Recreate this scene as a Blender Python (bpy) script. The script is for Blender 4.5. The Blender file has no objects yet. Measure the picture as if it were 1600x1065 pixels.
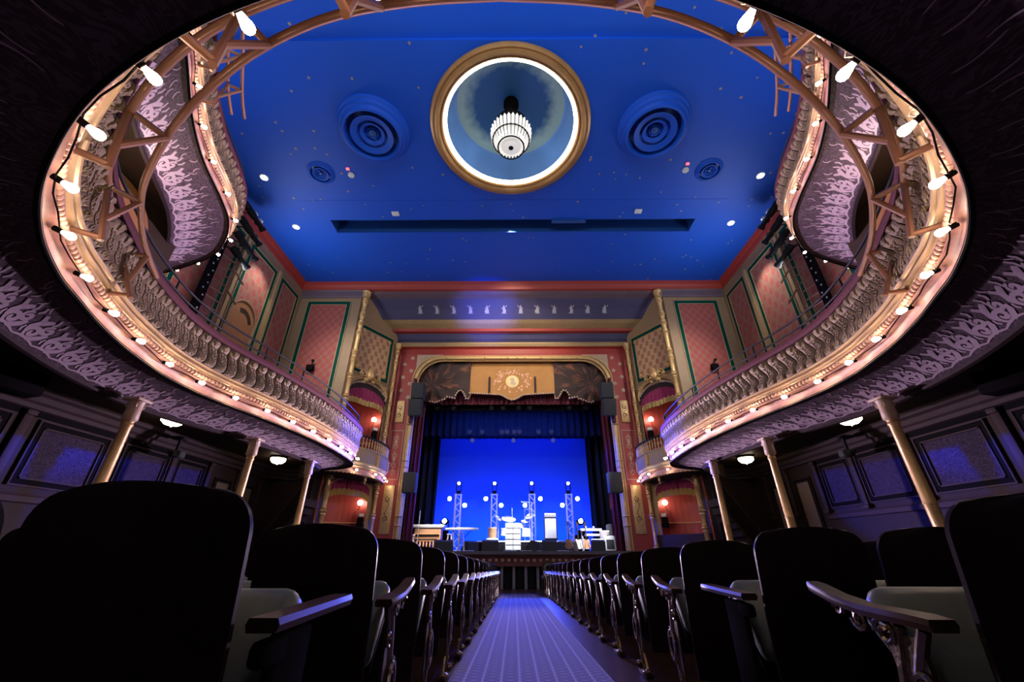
import bpy, bmesh, math, random
from mathutils import Vector, Matrix
random.seed(7)
PI = math.pi
C = bpy.context.scene.collection
SC = bpy.context.scene

# ---------------------------------------------------------------- camera, world, large lights, exposure
cam_d = bpy.data.cameras.new('camera')
cam_d.sensor_fit = 'HORIZONTAL'; cam_d.sensor_width = 36.0; cam_d.lens = 622.0 / 1600.0 * 36.0
cam_d.clip_start = 0.05; cam_d.clip_end = 200
cam = bpy.data.objects.new('camera', cam_d); C.objects.link(cam)
PITCH = math.radians(27.8)
cam.location = (0.1, 0.0, 1.28)
cam.rotation_euler = (PI / 2 + PITCH, 0, math.atan(4.0 / (622.0 / math.cos(PITCH))))
SC.camera = cam
SC.view_settings.view_transform = 'Standard'; SC.view_settings.look = 'None'
SC.view_settings.gamma = 1.0; SC.view_settings.exposure = 0.0; SC.view_settings.use_curve_mapping = False

wd = bpy.data.worlds.new('world'); SC.world = wd; wd.use_nodes = True
wd.node_tree.nodes['Background'].inputs[0].default_value = (0.25, 0.2, 0.5, 1)
wd.node_tree.nodes['Background'].inputs[1].default_value = 0.004
try:
    SC.cycles.max_bounces = 6; SC.cycles.diffuse_bounces = 3; SC.cycles.glossy_bounces = 3
    SC.cycles.sample_clamp_indirect = 4.0; SC.cycles.caustics_reflective = False; SC.cycles.caustics_refractive = False
except Exception: pass

def lamp(name, kind, loc, energy, color, target=None, size=0.3, angle=60, blend=0.6, sy=None):
    d = bpy.data.lights.new(name, kind); d.energy = energy; d.color = color
    if kind == 'SPOT': d.spot_size = math.radians(angle); d.spot_blend = blend; d.shadow_soft_size = size
    elif kind == 'AREA':
        d.size = size
        if sy: d.shape = 'RECTANGLE'; d.size_y = sy
    else: d.shadow_soft_size = size
    o = bpy.data.objects.new(name, d); C.objects.link(o); o.location = loc
    if target is not None:
        o.rotation_euler = (Vector(target) - Vector(loc)).to_track_quat('-Z', 'Y').to_euler()
    return o

WARM = (1.0, 0.78, 0.52); BLUE = (0.003, 0.03, 1.0); VIO = (0.92, 0.70, 1.0); WHITE = (1.0, 0.93, 0.85)
for sx in (-1, 1):
    # wash lights on the gallery tops throw light up at the blue ceiling
    lamp('ceiling_wash', 'AREA', (sx * 2.6, 0.4, 10.4), 300, (0.85, 0.92, 1.0), (sx * 1.5, 9.0, 13.8), 1.6)
    lamp('ceiling_wash', 'AREA', (sx * 9.0, 5.0, 10.6), 40, (0.85, 0.92, 1.0), (sx * 4.0, 9.5, 13.8), 1.6)
    lamp('ceiling_wash', 'AREA', (sx * 10.2, 12.9, 10.3), 150, (0.85, 0.92, 1.0), (sx * 3.5, 14.5, 13.8), 1.6)
    # spots of the lighting ladders, just in front of their lenses
    lamp('ladder_spot', 'SPOT', (sx * 8.6, 12.6, 11.0), 850, WHITE, (sx * 7.0, 18.6, 6.8), 0.1, 90, 1.0)
    lamp('ladder_spot', 'SPOT', (sx * 9.0, 13.5, 10.9), 1300, (1.0, 0.86, 0.7), (-sx * 2.5, 20.0, 9.6), 0.1, 55, 0.9)
    lamp('ladder_spot', 'SPOT', (sx * 9.7, 13.7, 12.6), 260, WHITE, (sx * 11.0, 13.9, 10.9), 0.06, 75, 0.8)
    # added spots without fixtures, brightening the lower boxes from across the hall
    lamp('box_fill', 'SPOT', (-sx * 4.7, 8.6, 5.3), 1100, (1.0, 0.85, 0.72), (sx * 7.0, 18.4, 3.9), 0.08, 24, 0.8)
    # blue and violet stage washes thrown out into the hall
    lamp('stage_wash', 'SPOT', (sx * 4.4, 19.2, 1.9), 11500, VIO, (-sx * 6.0, 6.0, 3.9), 0.15, 64, 0.9)
    lamp('stage_wash', 'SPOT', (sx * 4.4, 19.1, 2.2), 6500, VIO, (-sx * 8.0, 6.5, 9.0), 0.15, 36, 0.9)
    lamp('stage_wash', 'SPOT', (sx * 3.0, 23.05, 4.6), 15000, BLUE, (-sx * 9.5, 10.6, 3.0), 0.1, 13, 0.4)
    lamp('stage_wash', 'SPOT', (sx * 3.1, 23.0, 4.75), 60000, BLUE, (-sx * 5.3, 12.9, 4.6), 0.1, 13, 0.5)
    lamp('stage_wash', 'SPOT', (-sx * 3.0, 20.6, 7.9), 12000, BLUE, (sx * 5.3, 20.3, 4.2), 0.1, 30, 0.8)
    lamp('stage_wash', 'SPOT', (sx * 1.03, 23.05, 4.66), 7500, (0.05, 0.08, 1.0), (0.25, 8.0, 0.3), 0.08, 22, 0.6)
lamp('aisle_fill', 'SPOT', (0.0, 19.4, 8.9), 4300, (0.8, 0.62, 0.85), (0.25, 6.0, 0.3), 0.2, 26, 0.9)
lamp('front_wash', 'SPOT', (0.0, 13.0, 13.75), 2100, (1.0, 0.86, 0.7), (0, 20.3, 9.8), 0.15, 62, 0.9)
lamp('frieze_wash', 'SPOT', (-1.2, 16.0, 4.9), 5000, (0.12, 0.16, 1.0), (-1.4, 18.4, 12.7), 0.1, 30, 1.0)
# stage: battens over and under the backcloth, a white special on the drums
lamp('backcloth_batten', 'AREA', (0, 25.9, 8.3), 320, BLUE, (0, 27.0, 4.2), 9.0, sy=0.3)
lamp('backcloth_batten', 'AREA', (0, 25.7, 1.5), 900, (0.0, 0.085, 1.0), (0, 27.0, 3.4), 9.0, sy=0.3)
lamp('stage_batten', 'AREA', (0, 22.0, 8.6), 900, (0.02, 0.08, 1.0), (0, 23.5, 1.3), 7.0, sy=0.4)
lamp('drum_special', 'SPOT', (0.0, 20.2, 8.0), 9000, (0.85, 0.9, 1.0), (0.1, 22.6, 1.8), 0.08, 26, 0.7)
lamp('slot_special', 'SPOT', (0.0, 13.0, 13.75), 22000, (0.88, 0.92, 1.0), (0.25, 22.0, 2.1), 0.08, 13, 0.6)
lamp('slot_special', 'SPOT', (-3.0, 13.0, 13.75), 20000, (1.0, 0.87, 0.74), (-3.4, 21.8, 2.0), 0.08, 13, 0.7)
lamp('slot_special', 'SPOT', (3.0, 13.0, 13.75), 20000, (0.9, 0.92, 1.0), (3.7, 21.6, 1.9), 0.08, 12, 0.7)
lamp('stage_special', 'SPOT', (3.4, 20.8, 8.2), 7000, (0.85, 0.88, 1.0), (3.9, 22.0, 1.8), 0.08, 24, 0.8)
lamp('stage_special', 'SPOT', (-3.6, 20.8, 8.2), 6500, (1.0, 0.8, 0.6), (-4.2, 22.6, 1.8), 0.08, 24, 0.8)
lamp('stage_special', 'SPOT', (1.9, 20.8, 8.2), 4500, (0.85, 0.9, 1.0), (2.0, 22.9, 2.2), 0.08, 16, 0.8)
lamp('chandelier_light', 'POINT', (0.02, 8.5, 14.72), 150, (1.0, 0.95, 0.88), size=0.2)
for sx in (-1, 1): lamp('balcony_light', 'POINT', (sx * 8.2, 5.4, 8.2), 70, (1.0, 0.8, 0.6), size=0.25)
for sx in (-1, 1): lamp('rear_fill', 'POINT', (sx * 5.0, -3.6, 2.7), 60, (0.85, 0.72, 1.0), size=0.4)  # added fill behind the camera, no fixture, lifts the dark soffit
# light spilling down into the stalls
lamp('stalls_spill', 'POINT', (0, 12.5, 8.6), 60, (0.9, 0.75, 0.8), size=1.2)

# ---------------------------------------------------------------- node helpers and materials
class X:
    def __init__(s, nt, k): s.nt = nt; s.k = k
    def op(s, o, b=None, c=None):
        n = s.nt.nodes.new('ShaderNodeMath'); n.operation = o
        for i, v in enumerate((s, b, c)):
            if v is None: continue
            if isinstance(v, X): s.nt.links.new(v.k, n.inputs[i])
            else: n.inputs[i].default_value = v
        return X(s.nt, n.outputs[0])
    def __add__(s, b): return s.op('ADD', b)
    def __sub__(s, b): return s.op('SUBTRACT', b)
    def __mul__(s, b): return s.op('MULTIPLY', b)
    def cos(s): return s.op('COSINE')
    def sin(s): return s.op('SINE')
    def abs(s): return s.op('ABSOLUTE')
    def lt(s, b): return s.op('LESS_THAN', b)
    def gt(s, b): return s.op('GREATER_THAN', b)
    def fr(s): return s.op('FRACT')
    def mx(s, b): return s.op('MAXIMUM', b)
    def mn(s, b): return s.op('MINIMUM', b)

def base_mat(name, col, rough=0.6, metal=0.0):
    m = bpy.data.materials.new(name); m.use_nodes = True
    b = m.node_tree.nodes['Principled BSDF']
    b.inputs['Base Color'].default_value = (*col, 1); b.inputs['Roughness'].default_value = rough
    b.inputs['Metallic'].default_value = metal
    if max(col) < 0.06 and metal < 0.3: b.inputs['Specular IOR Level'].default_value = 0.0 if name.startswith('black_') and 'metal' not in name else 0.06
    return m, m.node_tree, b
def noise(nt, scale, detail=3, coord='Object', dist=0.0, vec=None):
    n = nt.nodes.new('ShaderNodeTexNoise'); n.inputs['Scale'].default_value = scale
    n.inputs['Detail'].default_value = detail; n.inputs['Distortion'].default_value = dist
    if vec is None:
        t = nt.nodes.new('ShaderNodeTexCoord'); vec = t.outputs[coord]
    nt.links.new(vec, n.inputs['Vector'])
    return X(nt, n.outputs['Fac'])
def uvxy(nt):
    t = nt.nodes.new('ShaderNodeTexCoord'); s = nt.nodes.new('ShaderNodeSeparateXYZ')
    nt.links.new(t.outputs['UV'], s.inputs[0])
    return X(nt, s.outputs[0]), X(nt, s.outputs[1])
def mixc(nt, f, a, b):
    n = nt.nodes.new('ShaderNodeMix'); n.data_type = 'RGBA'
    nt.links.new(f.k, n.inputs[0])
    for i, v in ((6, a), (7, b)):
        if isinstance(v, tuple): n.inputs[i].default_value = (*v, 1)
        else: nt.links.new(v, n.inputs[i])
    return n.outputs[2]
def bump(nt, b, h, strength=0.3, dist=0.02):
    n = nt.nodes.new('ShaderNodeBump'); n.inputs['Strength'].default_value = strength; n.inputs['Distance'].default_value = dist
    nt.links.new(h.k, n.inputs['Height']); nt.links.new(n.outputs[0], b.inputs['Normal'])

def plain(name, col, rough=0.6, metal=0.0, vary=0.15, scale=6.0, bmp=0.0):
    m, nt, b = base_mat(name, col, rough, metal)
    n = noise(nt, scale, 4)
    c = mixc(nt, n, tuple(x * (1 - vary) for x in col), tuple(min(1, x * (1 + vary)) for x in col))
    nt.links.new(c, b.inputs['Base Color'])
    if bmp: bump(nt, b, n, bmp)
    return m
def glow(name, col, strength):
    m, nt, b = base_mat(name, (0.8, 0.8, 0.8), 0.3)
    b.inputs['Emission Color'].default_value = (*col, 1); b.inputs['Emission Strength'].default_value = strength
    return m
def diaper(name, ground, line, medal, sx=3.2, sy=2.0, rough=0.7, th=0.18, ed=0.12):
    # staggered ragged medallions inside ogee outlines, in metres of the panel's own surface
    m, nt, b = base_mat(name, ground, rough)
    u, v = uvxy(nt)
    w = (v * (4 * PI * sy)).sin() * 0.18
    g = ((u * (2 * PI * sx)) + w).cos() * (v * (2 * PI * sy)).cos()
    nz = noise(nt, 15, 4, 'UV')
    r = g + (nz - 0.5) * 1.1
    c = mixc(nt, r.gt(th), ground, medal)
    c = mixc(nt, (r - ed).abs().lt(0.075), c, line)
    nt.links.new(c, b.inputs['Base Color'])
    return m
def scrollpaper(name, ground, ink, scale=9.0, width=0.045, rough=0.7, coord='UV', stretch=(1, 1, 1)):
    m, nt, b = base_mat(name, ground, rough)
    t = nt.nodes.new('ShaderNodeTexCoord'); mp = nt.nodes.new('ShaderNodeMapping'); mp.inputs['Scale'].default_value = stretch
    nt.links.new(t.outputs[coord], mp.inputs[0])
    n = noise(nt, scale, 2, dist=1.6, vec=mp.outputs[0])
    f = (((n * 6.0).fr() - 0.5).abs()).lt(width * 6)
    nt.links.new(mixc(nt, f, ground, ink), b.inputs['Base Color'])
    return m

M = {}
M['ceil'] = plain('ceiling_blue', (0.0, 0.08, 0.60), 0.6, vary=0.06, scale=0.8)
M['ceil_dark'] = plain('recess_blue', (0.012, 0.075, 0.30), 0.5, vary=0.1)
M['star'] = plain('gold_star', (0.42, 0.30, 0.20), 0.5)
M['gold'] = plain('gilding', (0.62, 0.40, 0.17), 0.42, 0.35, 0.3, 9, 0.15)
M['gold_dull'] = plain('dull_gilding', (0.42, 0.29, 0.14), 0.55, 0.2, 0.3, 12, 0.2)
M['ringgold'] = plain('ring_gilding', (0.45, 0.24, 0.09), 0.4, 0.45, 0.25, 3, 0.1)
M['bronze'] = plain('panel_gilding', (0.23, 0.16, 0.095), 0.5, 0.15, 0.5, 60, 0.6)
M['cream'] = plain('cream_paint', (0.50, 0.35, 0.23), 0.45, vary=0.12, scale=8)
M['pink'] = plain('pink_paint', (0.44, 0.21, 0.16), 0.5, vary=0.45, scale=7)
M['bead'] = plain('bead_paint', (0.62, 0.34, 0.22), 0.4)
M['black'] = plain('black_paint', (0.008, 0.007, 0.008), 0.5)
M['blackmetal'] = plain('black_metal', (0.012, 0.012, 0.014), 0.4)
M['rail'] = plain('rail_metal', (0.03, 0.028, 0.034), 0.45)
M['pipe'] = plain('pipe_copper_paint', (0.27, 0.125, 0.075), 0.33, 0.2, 0.1, 4)
M['velvet'] = plain('maroon_velvet', (0.085, 0.008, 0.018), 0.8, vary=0.3, scale=14)
M['red'] = plain('red_wall', (0.38, 0.055, 0.045), 0.6, vary=0.1, scale=3)
M['redtrim'] = plain('red_trim', (0.34, 0.035, 0.022), 0.5, vary=0.15)
M['green'] = plain('green_border', (0.0, 0.052, 0.038), 0.5, vary=0.1)
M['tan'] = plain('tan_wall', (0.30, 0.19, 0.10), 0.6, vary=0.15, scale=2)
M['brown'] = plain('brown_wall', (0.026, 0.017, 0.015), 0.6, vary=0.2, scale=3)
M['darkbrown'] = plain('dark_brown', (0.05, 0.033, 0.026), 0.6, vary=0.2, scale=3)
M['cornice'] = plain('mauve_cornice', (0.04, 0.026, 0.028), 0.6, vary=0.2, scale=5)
M['orange'] = plain('ochre_door', (0.34, 0.15, 0.06), 0.5, vary=0.12, scale=3)
M['drape'] = plain('plum_drape', (0.30, 0.018, 0.09), 0.75, vary=0.3, scale=9)
M['fringe'] = plain('gold_fringe', (0.58, 0.40, 0.14), 0.6, vary=0.25, scale=30, bmp=0.4)
M['blackdrape'] = plain('black_drape', (0.012, 0.012, 0.014), 0.85, vary=0.3, scale=5)
M['marondrape'] = plain('maroon_drape', (0.12, 0.012, 0.028), 0.8, vary=0.3, scale=5)
M['cyc'] = plain('backcloth', (0.03, 0.11, 0.72), 0.9, vary=0.03, scale=2)
M['slat'] = plain('grey_slat', (0.16, 0.16, 0.19))
M['stagefloor'] = plain('stage_floor', (0.08, 0.08, 0.1), 0.35, vary=0.2)
M['chair'] = plain('dark_stained_wood', (0.016, 0.009, 0.008), 0.35, vary=0.3, scale=20)
M['arm'] = plain('arm_wood', (0.045, 0.022, 0.014), 0.36, vary=0.3, scale=25)
M['standard'] = plain('black_standard', (0.012, 0.011, 0.014), 0.8)
M['mould'] = plain('gilt_moulding', (0.50, 0.33, 0.18), 0.32, 0.3, 0.15, 6)
M['iron'] = plain('bronzed_iron', (0.20, 0.145, 0.10), 0.25, 0.85, 0.3, 30, 0.2)
M['pad'] = plain('green_vinyl', (0.085, 0.105, 0.07), 0.42, vary=0.06, scale=30, bmp=0.05)
M['wood'] = plain('floor_boards', (0.055, 0.027, 0.018), 0.28, vary=0.3, scale=4)
M['white'] = plain('white_paint', (0.75, 0.75, 0.75), 0.5, vary=0.05)
M['grey'] = plain('grey_cloth', (0.05, 0.052, 0.058), 0.8, vary=0.1, scale=30)
M['steel'] = plain('aluminium', (0.72, 0.74, 0.78), 0.35, 0.5, 0.1)
M['organ'] = plain('organ_wood', (0.5, 0.27, 0.14), 0.4, vary=0.2, scale=6)
M['stoolwood'] = plain('stool_wood', (0.75, 0.66, 0.55), 0.4, vary=0.1)
M['brass'] = plain('cymbal_brass', (0.8, 0.68, 0.4), 0.25, 0.7, 0.1)
M['shield'] = plain('shield_white', (0.85, 0.86, 0.88), 0.3, vary=0.04)
M['frieze'] = plain('frieze_blue', (0.055, 0.05, 0.12), 0.55, vary=0.2, scale=1.5)
M['friezefig'] = plain('frieze_figure', (0.42, 0.4, 0.46), 0.6)
M['mauvedark'] = plain('mauve_band', (0.13, 0.085, 0.11), 0.55, vary=0.25, scale=1.5)
M['ochre'] = plain('ochre_canvas', (0.42, 0.20, 0.06), 0.8, vary=0.25, scale=1.6)
M['ochrelight'] = plain('pale_glow_paint', (0.85, 0.66, 0.32), 0.8, vary=0.15, scale=6)
M['rose'] = plain('rose_paint', (0.7, 0.38, 0.25), 0.8)
M['stencil'] = plain('stencil_mauve', (0.74, 0.56, 0.66), 0.6, vary=0.12, scale=6)
M['soffit'] = scrollpaper('soffit_mauve', (0.10, 0.066, 0.082), (0.19, 0.13, 0.165), 6.0, 0.04, stretch=(1, 0.45, 1))
M['damask'] = diaper('red_damask', (0.30, 0.08, 0.06), (0.46, 0.12, 0.12), (0.26, 0.13, 0.08), 2.0, 1.5, th=0.0, ed=0.0)
M['damask_small'] = diaper('small_red_damask', (0.32, 0.06, 0.052), (0.40, 0.10, 0.09), (0.28, 0.11, 0.068), 2.6, 2.2, th=0.28, ed=0.12)
M['damask_gold'] = diaper('gold_damask', (0.50, 0.32, 0.17), (0.46, 0.24, 0.13), (0.36, 0.14, 0.08), 2.4, 1.7, th=0.2, ed=0.1)
M['lowpaper'] = scrollpaper('mauve_wallpaper', (0.042, 0.029, 0.056), (0.02, 0.013, 0.026), 8.0, 0.05)
M['lowbrown'] = plain('brown_wallpaper', (0.16, 0.105, 0.07), 0.6, vary=0.2, scale=12)
M['bulb'] = glow('lit_bulb', (1.0, 0.80, 0.60), 80)
M['apron'] = plain('dark_apron_red', (0.10, 0.022, 0.022), 0.55)
M['lampglass'] = glow('lit_opal_glass', (1.0, 0.82, 0.55), 14)
M['downlight'] = glow('lit_downlight', (1.0, 0.97, 0.92), 30)
M['cove'] = glow('lit_cove_tube', (1.0, 0.86, 0.66), 9)
M['crystal'] = glow('lit_crystal', (1.0, 0.95, 0.88), 0.42)
M['stagelamp'] = glow('lit_stage_lens', (0.45, 0.68, 1.0), 60)
M['sconce'] = glow('lit_sconce_globe', (1.0, 0.82, 0.62), 24)
M['redlight'] = glow('lit_red_beacon', (1.0, 0.02, 0.03), 1.0)
def cloud_mat():
    m, nt, b = base_mat('dome_clouds', (0.02, 0.15, 0.4), 0.6)
    t = nt.nodes.new('ShaderNodeTexCoord'); s = nt.nodes.new('ShaderNodeSeparateXYZ'); nt.links.new(t.outputs['UV'], s.inputs[0])
    x, y = X(nt, s.outputs[0]), X(nt, s.outputs[1])
    r = (x * x + y * y).op('SQRT')
    n = noise(nt, 3.5, 4, 'UV')
    f = ((r - 1.25) * 2.4 + (n - 0.5) * 1.1)
    f.k.node.use_clamp = True
    c = mixc(nt, f, (0.012, 0.10, 0.30), (0.34, 0.52, 0.52))
    nt.links.new(c, b.inputs['Base Color'])
    return m
M['clouds'] = cloud_mat()
M['domewall'] = plain('dome_wall_blue', (0.16, 0.36, 0.78), 0.5, vary=0.05)
def carpet_mat():
    m, nt, b = base_mat('aisle_carpet', (0.1, 0.09, 0.17), 0.9)
    u, v = uvxy(nt)
    a = (u * (2 * PI / 0.135)).cos(); d = (v * (2 * PI / 0.10)).cos()
    g = a + d
    f = (g.abs().lt(0.16)).mx(a.gt(0.93)).mx((a * d).lt(-0.86))
    c = mixc(nt, f, (0.085, 0.068, 0.115), (0.29, 0.25, 0.33))
    nt.links.new(c, b.inputs['Base Color'])
    bump(nt, b, noise(nt, 300, 2), 0.3, 0.005)
    return m
M['carpet'] = carpet_mat()
def drapery_mat():
    # cloth painted as if gathered to a knot: streaks fan out from the knot
    m, nt, b = base_mat('painted_drapery', (0.1, 0.05, 0.03), 0.8)
    x, z = uvxy(nt)
    a = (z - 9.35).op('ARCTAN2', x.abs() - 4.35)
    r = ((x.abs() - 4.35) * (x.abs() - 4.35) + (z - 9.35) * (z - 9.35)).op('SQRT')
    cb = nt.nodes.new('ShaderNodeCombineXYZ')
    for k_, s_ in enumerate((a * 2.6, r * 0.7, x * 0.25)): nt.links.new(s_.k, cb.inputs[k_])
    n = noise(nt, 2.0, 4, vec=cb.outputs[0])
    f = (n - 0.52) * 3.4; f.k.node.use_clamp = True
    nt.links.new(mixc(nt, f, (0.04, 0.022, 0.02), (0.36, 0.12, 0.05)), b.inputs['Base Color'])
    return m
M['drapery'] = drapery_mat()

# ---------------------------------------------------------------- mesh helpers
class MB:
    def __init__(s): s.v = []; s.f = []; s.uv = []; s.flat = []; s.isflat = False
    def add(s, vs, fs, uvs=None):
        o = len(s.v); s.v += [tuple(p) for p in vs]
        for k, f in enumerate(fs):
            s.f.append([i + o for i in f]); s.flat.append(s.isflat)
            s.uv.append(uvs[k] if uvs else [(0, 0)] * len(f))
        return s
    def box(s, c, d, M4=None):
        x, y, z = (k / 2 for k in d)
        vs = [Vector((i * x, j * y, k * z)) for k in (-1, 1) for j in (-1, 1) for i in (-1, 1)]
        if M4 is not None: vs = [M4 @ p for p in vs]
        vs = [p + Vector(c) for p in vs]
        fs = [(0, 2, 3, 1), (4, 5, 7, 6), (0, 1, 5, 4), (2, 6, 7, 3), (0, 4, 6, 2), (1, 3, 7, 5)]
        fu = [(d[0], d[1]), (d[0], d[1]), (d[0], d[2]), (d[0], d[2]), (d[1], d[2]), (d[1], d[2])]
        return s.add(vs, fs, [[(0, 0), (a, 0), (a, b), (0, b)] for a, b in fu])
    def bbox(s, c, d, r=0.02, M4=None, seg=2):
        bm = bmesh.new(); bmesh.ops.create_cube(bm, size=1)
        for v in bm.verts: v.co = Vector((v.co.x * d[0], v.co.y * d[1], v.co.z * d[2]))
        bmesh.ops.bevel(bm, geom=bm.edges[:], offset=min(r, min(d) * 0.45), segments=seg, affect='EDGES', profile=0.5)
        vs = [(M4 @ v.co if M4 is not None else v.co) + Vector(c) for v in bm.verts]
        bm.verts.index_update()
        fs = [[v.index for v in f.verts] for f in bm.faces]; bm.free()
        s.isflat = seg < 3; s.add(vs, fs); s.isflat = False
        return s
    def quad(s, a, b, c, d, w=None, h=None):
        a, b, c, d = map(Vector, (a, b, c, d))
        w = w or (b - a).length; h = h or (d - a).length
        return s.add([a, b, c, d], [(0, 1, 2, 3)], [[(0, 0), (w, 0), (w, h), (0, h)]])
    def tube(s, path, r, n=8, closed=False, cap=True):
        P = [Vector(p) for p in path]; m = len(P); vs = []; up = None
        rs = r if isinstance(r, (list, tuple)) else [r] * m
        for i, p in enumerate(P):
            t = (P[(i + 1) % m] - P[i - 1]) if closed else (P[min(i + 1, m - 1)] - P[max(i - 1, 0)])
            t = t.normalized() if t.length > 1e-9 else Vector((0, 0, 1))
            if up is None: up = Vector((0, 0, 1)) if abs(t.z) < 0.9 else Vector((1, 0, 0))
            a = t.cross(up)
            if a.length < 1e-6: a = t.cross(Vector((0.3, 1, 0.2)))
            a.normalize(); b = a.cross(t).normalized(); up = b
            for k in range(n):
                th = 2 * PI * k / n
                vs.append(p + (a * math.cos(th) + b * math.sin(th)) * rs[i])
        fs = []
        for i in range(m if closed else m - 1):
            j = (i + 1) % m
            for k in range(n):
                fs.append((i * n + k, i * n + (k + 1) % n, j * n + (k + 1) % n, j * n + k))
        if cap and not closed:
            fs.append(tuple(range(n - 1, -1, -1))); fs.append(tuple(range((m - 1) * n, m * n)))
        return s.add(vs, fs)
    def lathe(s, prof, c=(0, 0, 0), n=16, M4=None, cap=True):
        vs = []; m = len(prof)
        for r, z in prof:
            for k in range(n):
                a = 2 * PI * k / n; p = Vector((r * math.cos(a), r * math.sin(a), z))
                vs.append((M4 @ p if M4 is not None else p) + Vector(c))
        fs = [(i * n + k, i * n + (k + 1) % n, (i + 1) * n + (k + 1) % n, (i + 1) * n + k) for i in range(m - 1) for k in range(n)]
        if cap:
            if prof[0][0] > 1e-4: fs.append(tuple(range(n - 1, -1, -1)))
            if prof[-1][0] > 1e-4: fs.append(tuple(range((m - 1) * n, m * n)))
        return s.add(vs, fs)
    def sph(s, c, r, n=10, m=6, sc=(1, 1, 1)):
        vs = [Vector((0, 0, -1))]
        for i in range(1, m):
            t = PI * i / m
            for k in range(n):
                a = 2 * PI * k / n; vs.append(Vector((math.sin(t) * math.cos(a), math.sin(t) * math.sin(a), -math.cos(t))))
        vs.append(Vector((0, 0, 1)))
        fs = [(0, 1 + (k + 1) % n, 1 + k) for k in range(n)]
        for i in range(m - 2):
            for k in range(n):
                a = 1 + i * n + k; b = 1 + i * n + (k + 1) % n
                fs.append((a, b, b + n, a + n))
        l = len(vs) - 1; b0 = 1 + (m - 2) * n
        fs += [(l, b0 + k, b0 + (k + 1) % n) for k in range(n)]
        return s.add([Vector((v.x * sc[0], v.y * sc[1], v.z * sc[2])) * r + Vector(c) for v in vs], fs)
    def prism(s, pts, d, fr):
        # outline pts (a, b) mapped by fr(a, b, h) for h = 0 and d
        n = len(pts)
        vs = [fr(a, b, 0) for a, b in pts] + [fr(a, b, d) for a, b in pts]
        fs = [tuple(range(n - 1, -1, -1)), tuple(range(n, 2 * n))]
        uv = [[pts[i] for i in range(n - 1, -1, -1)], list(pts)]
        for i in range(n):
            j = (i + 1) % n; fs.append((i, j, j + n, i + n)); uv.append([(0, 0)] * 4)
        return s.add(vs, fs, uv)
    def ribbon(s, pts, w, fr):
        # flat stroke of width w along pts (a, b), laid on a surface by fr(a, b)
        n = len(pts); vs = []
        for i, (a, b) in enumerate(pts):
            p = pts[max(i - 1, 0)]; q = pts[min(i + 1, n - 1)]
            dx, dy = q[0] - p[0], q[1] - p[1]; l = math.hypot(dx, dy) or 1
            k = w * (0.45 + 0.55 * math.sin(PI * (i + 0.6) / (n + 0.2))) / 2
            vs += [fr(a - dy / l * k, b + dx / l * k), fr(a + dy / l * k, b - dx / l * k)]
        return s.add(vs, [(2 * i, 2 * i + 1, 2 * i + 3, 2 * i + 2) for i in range(n - 1)])
    def sweep(s, pts, nrm, prof, uo=0.0):
        # profile (offset along the curve's inward normal, height) along a plan curve
        m = len(prof); vs = []; L = 0; us = []; vl = [0.0]
        for i in range(1, m): vl.append(vl[-1] + math.hypot(prof[i][0] - prof[i - 1][0], prof[i][1] - prof[i - 1][1]))
        for i, p in enumerate(pts):
            if i: L += math.hypot(p[0] - pts[i - 1][0], p[1] - pts[i - 1][1])
            us.append(L + uo)
            for o, z in prof: vs.append((p[0] + nrm[i][0] * o, p[1] + nrm[i][1] * o, z))
        fs = []; uv = []
        for i in range(len(pts) - 1):
            for k in range(m - 1):
                fs.append((i * m + k, (i + 1) * m + k, (i + 1) * m + k + 1, i * m + k + 1))
                uv.append([(us[i], vl[k]), (us[i + 1], vl[k]), (us[i + 1], vl[k + 1]), (us[i], vl[k + 1])])
        return s.add(vs, fs, uv)
    def build(s, name, mat, parent=None, smooth=True, local=False, angle=40):
        me = bpy.data.meshes.new(name)
        off = Vector((0, 0, 0)) if (parent is None or local) else Vector(world_loc(parent))
        me.from_pydata([tuple(Vector(v) - off) for v in s.v], [], s.f)
        ul = me.uv_layers.new(name='UVMap'); i = 0
        for u in s.uv:
            for q in u: ul.data[i].uv = q; i += 1
        for mt in (mat if isinstance(mat, (list, tuple)) else [mat]): me.materials.append(mt)
        if smooth:
            for p, q in zip(me.polygons, s.flat): p.use_smooth = not q
            try: me.set_sharp_from_angle(angle=math.radians(angle))
            except Exception: pass
        me.update()
        o = bpy.data.objects.new(name, me); C.objects.link(o)
        if parent is not None: o.parent = parent
        return o
def world_loc(o):
    v = Vector((0, 0, 0))
    while o is not None: v += o.location; o = o.parent
    return v
def tag(o, label=None, cat=None, group=None, kind=None):
    if label: o['label'] = label
    if cat: o['category'] = cat
    if group: o['group'] = group
    if kind: o['kind'] = kind
    return o
def thing(name, label, cat, loc=(0, 0, 0), group=None):
    o = bpy.data.objects.new(name, None); o.empty_display_size = 0.1; C.objects.link(o); o.location = loc
    return tag(o, label, cat, group)
KIDS = {}
def kids(o): return [c for c in bpy.data.objects if c.parent is o]
def dup(root, loc, label=None, group=None, rot=None, kd=None):
    r = root.copy(); C.objects.link(r); r.location = loc
    if rot is not None: r.rotation_euler = rot
    if label: r['label'] = label
    if group: r['group'] = group
    if root.name not in KIDS: KIDS[root.name] = [(c, kids(c)) for c in kids(root)]
    for ch, gs in KIDS[root.name]:
        c = ch.copy(); C.objects.link(c); c.parent = r
        for g in gs:
            d = g.copy(); C.objects.link(d); d.parent = c
    return r
def struct(name, mb, m, parent=None, **k):
    o = mb.build(name, m, parent, **k); o['kind'] = 'structure'; return o
def RZ(a): return Matrix.Rotation(a, 4, 'Z')
def RX(a): return Matrix.Rotation(a, 4, 'X')
def RY(a): return Matrix.Rotation(a, 4, 'Y')
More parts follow.
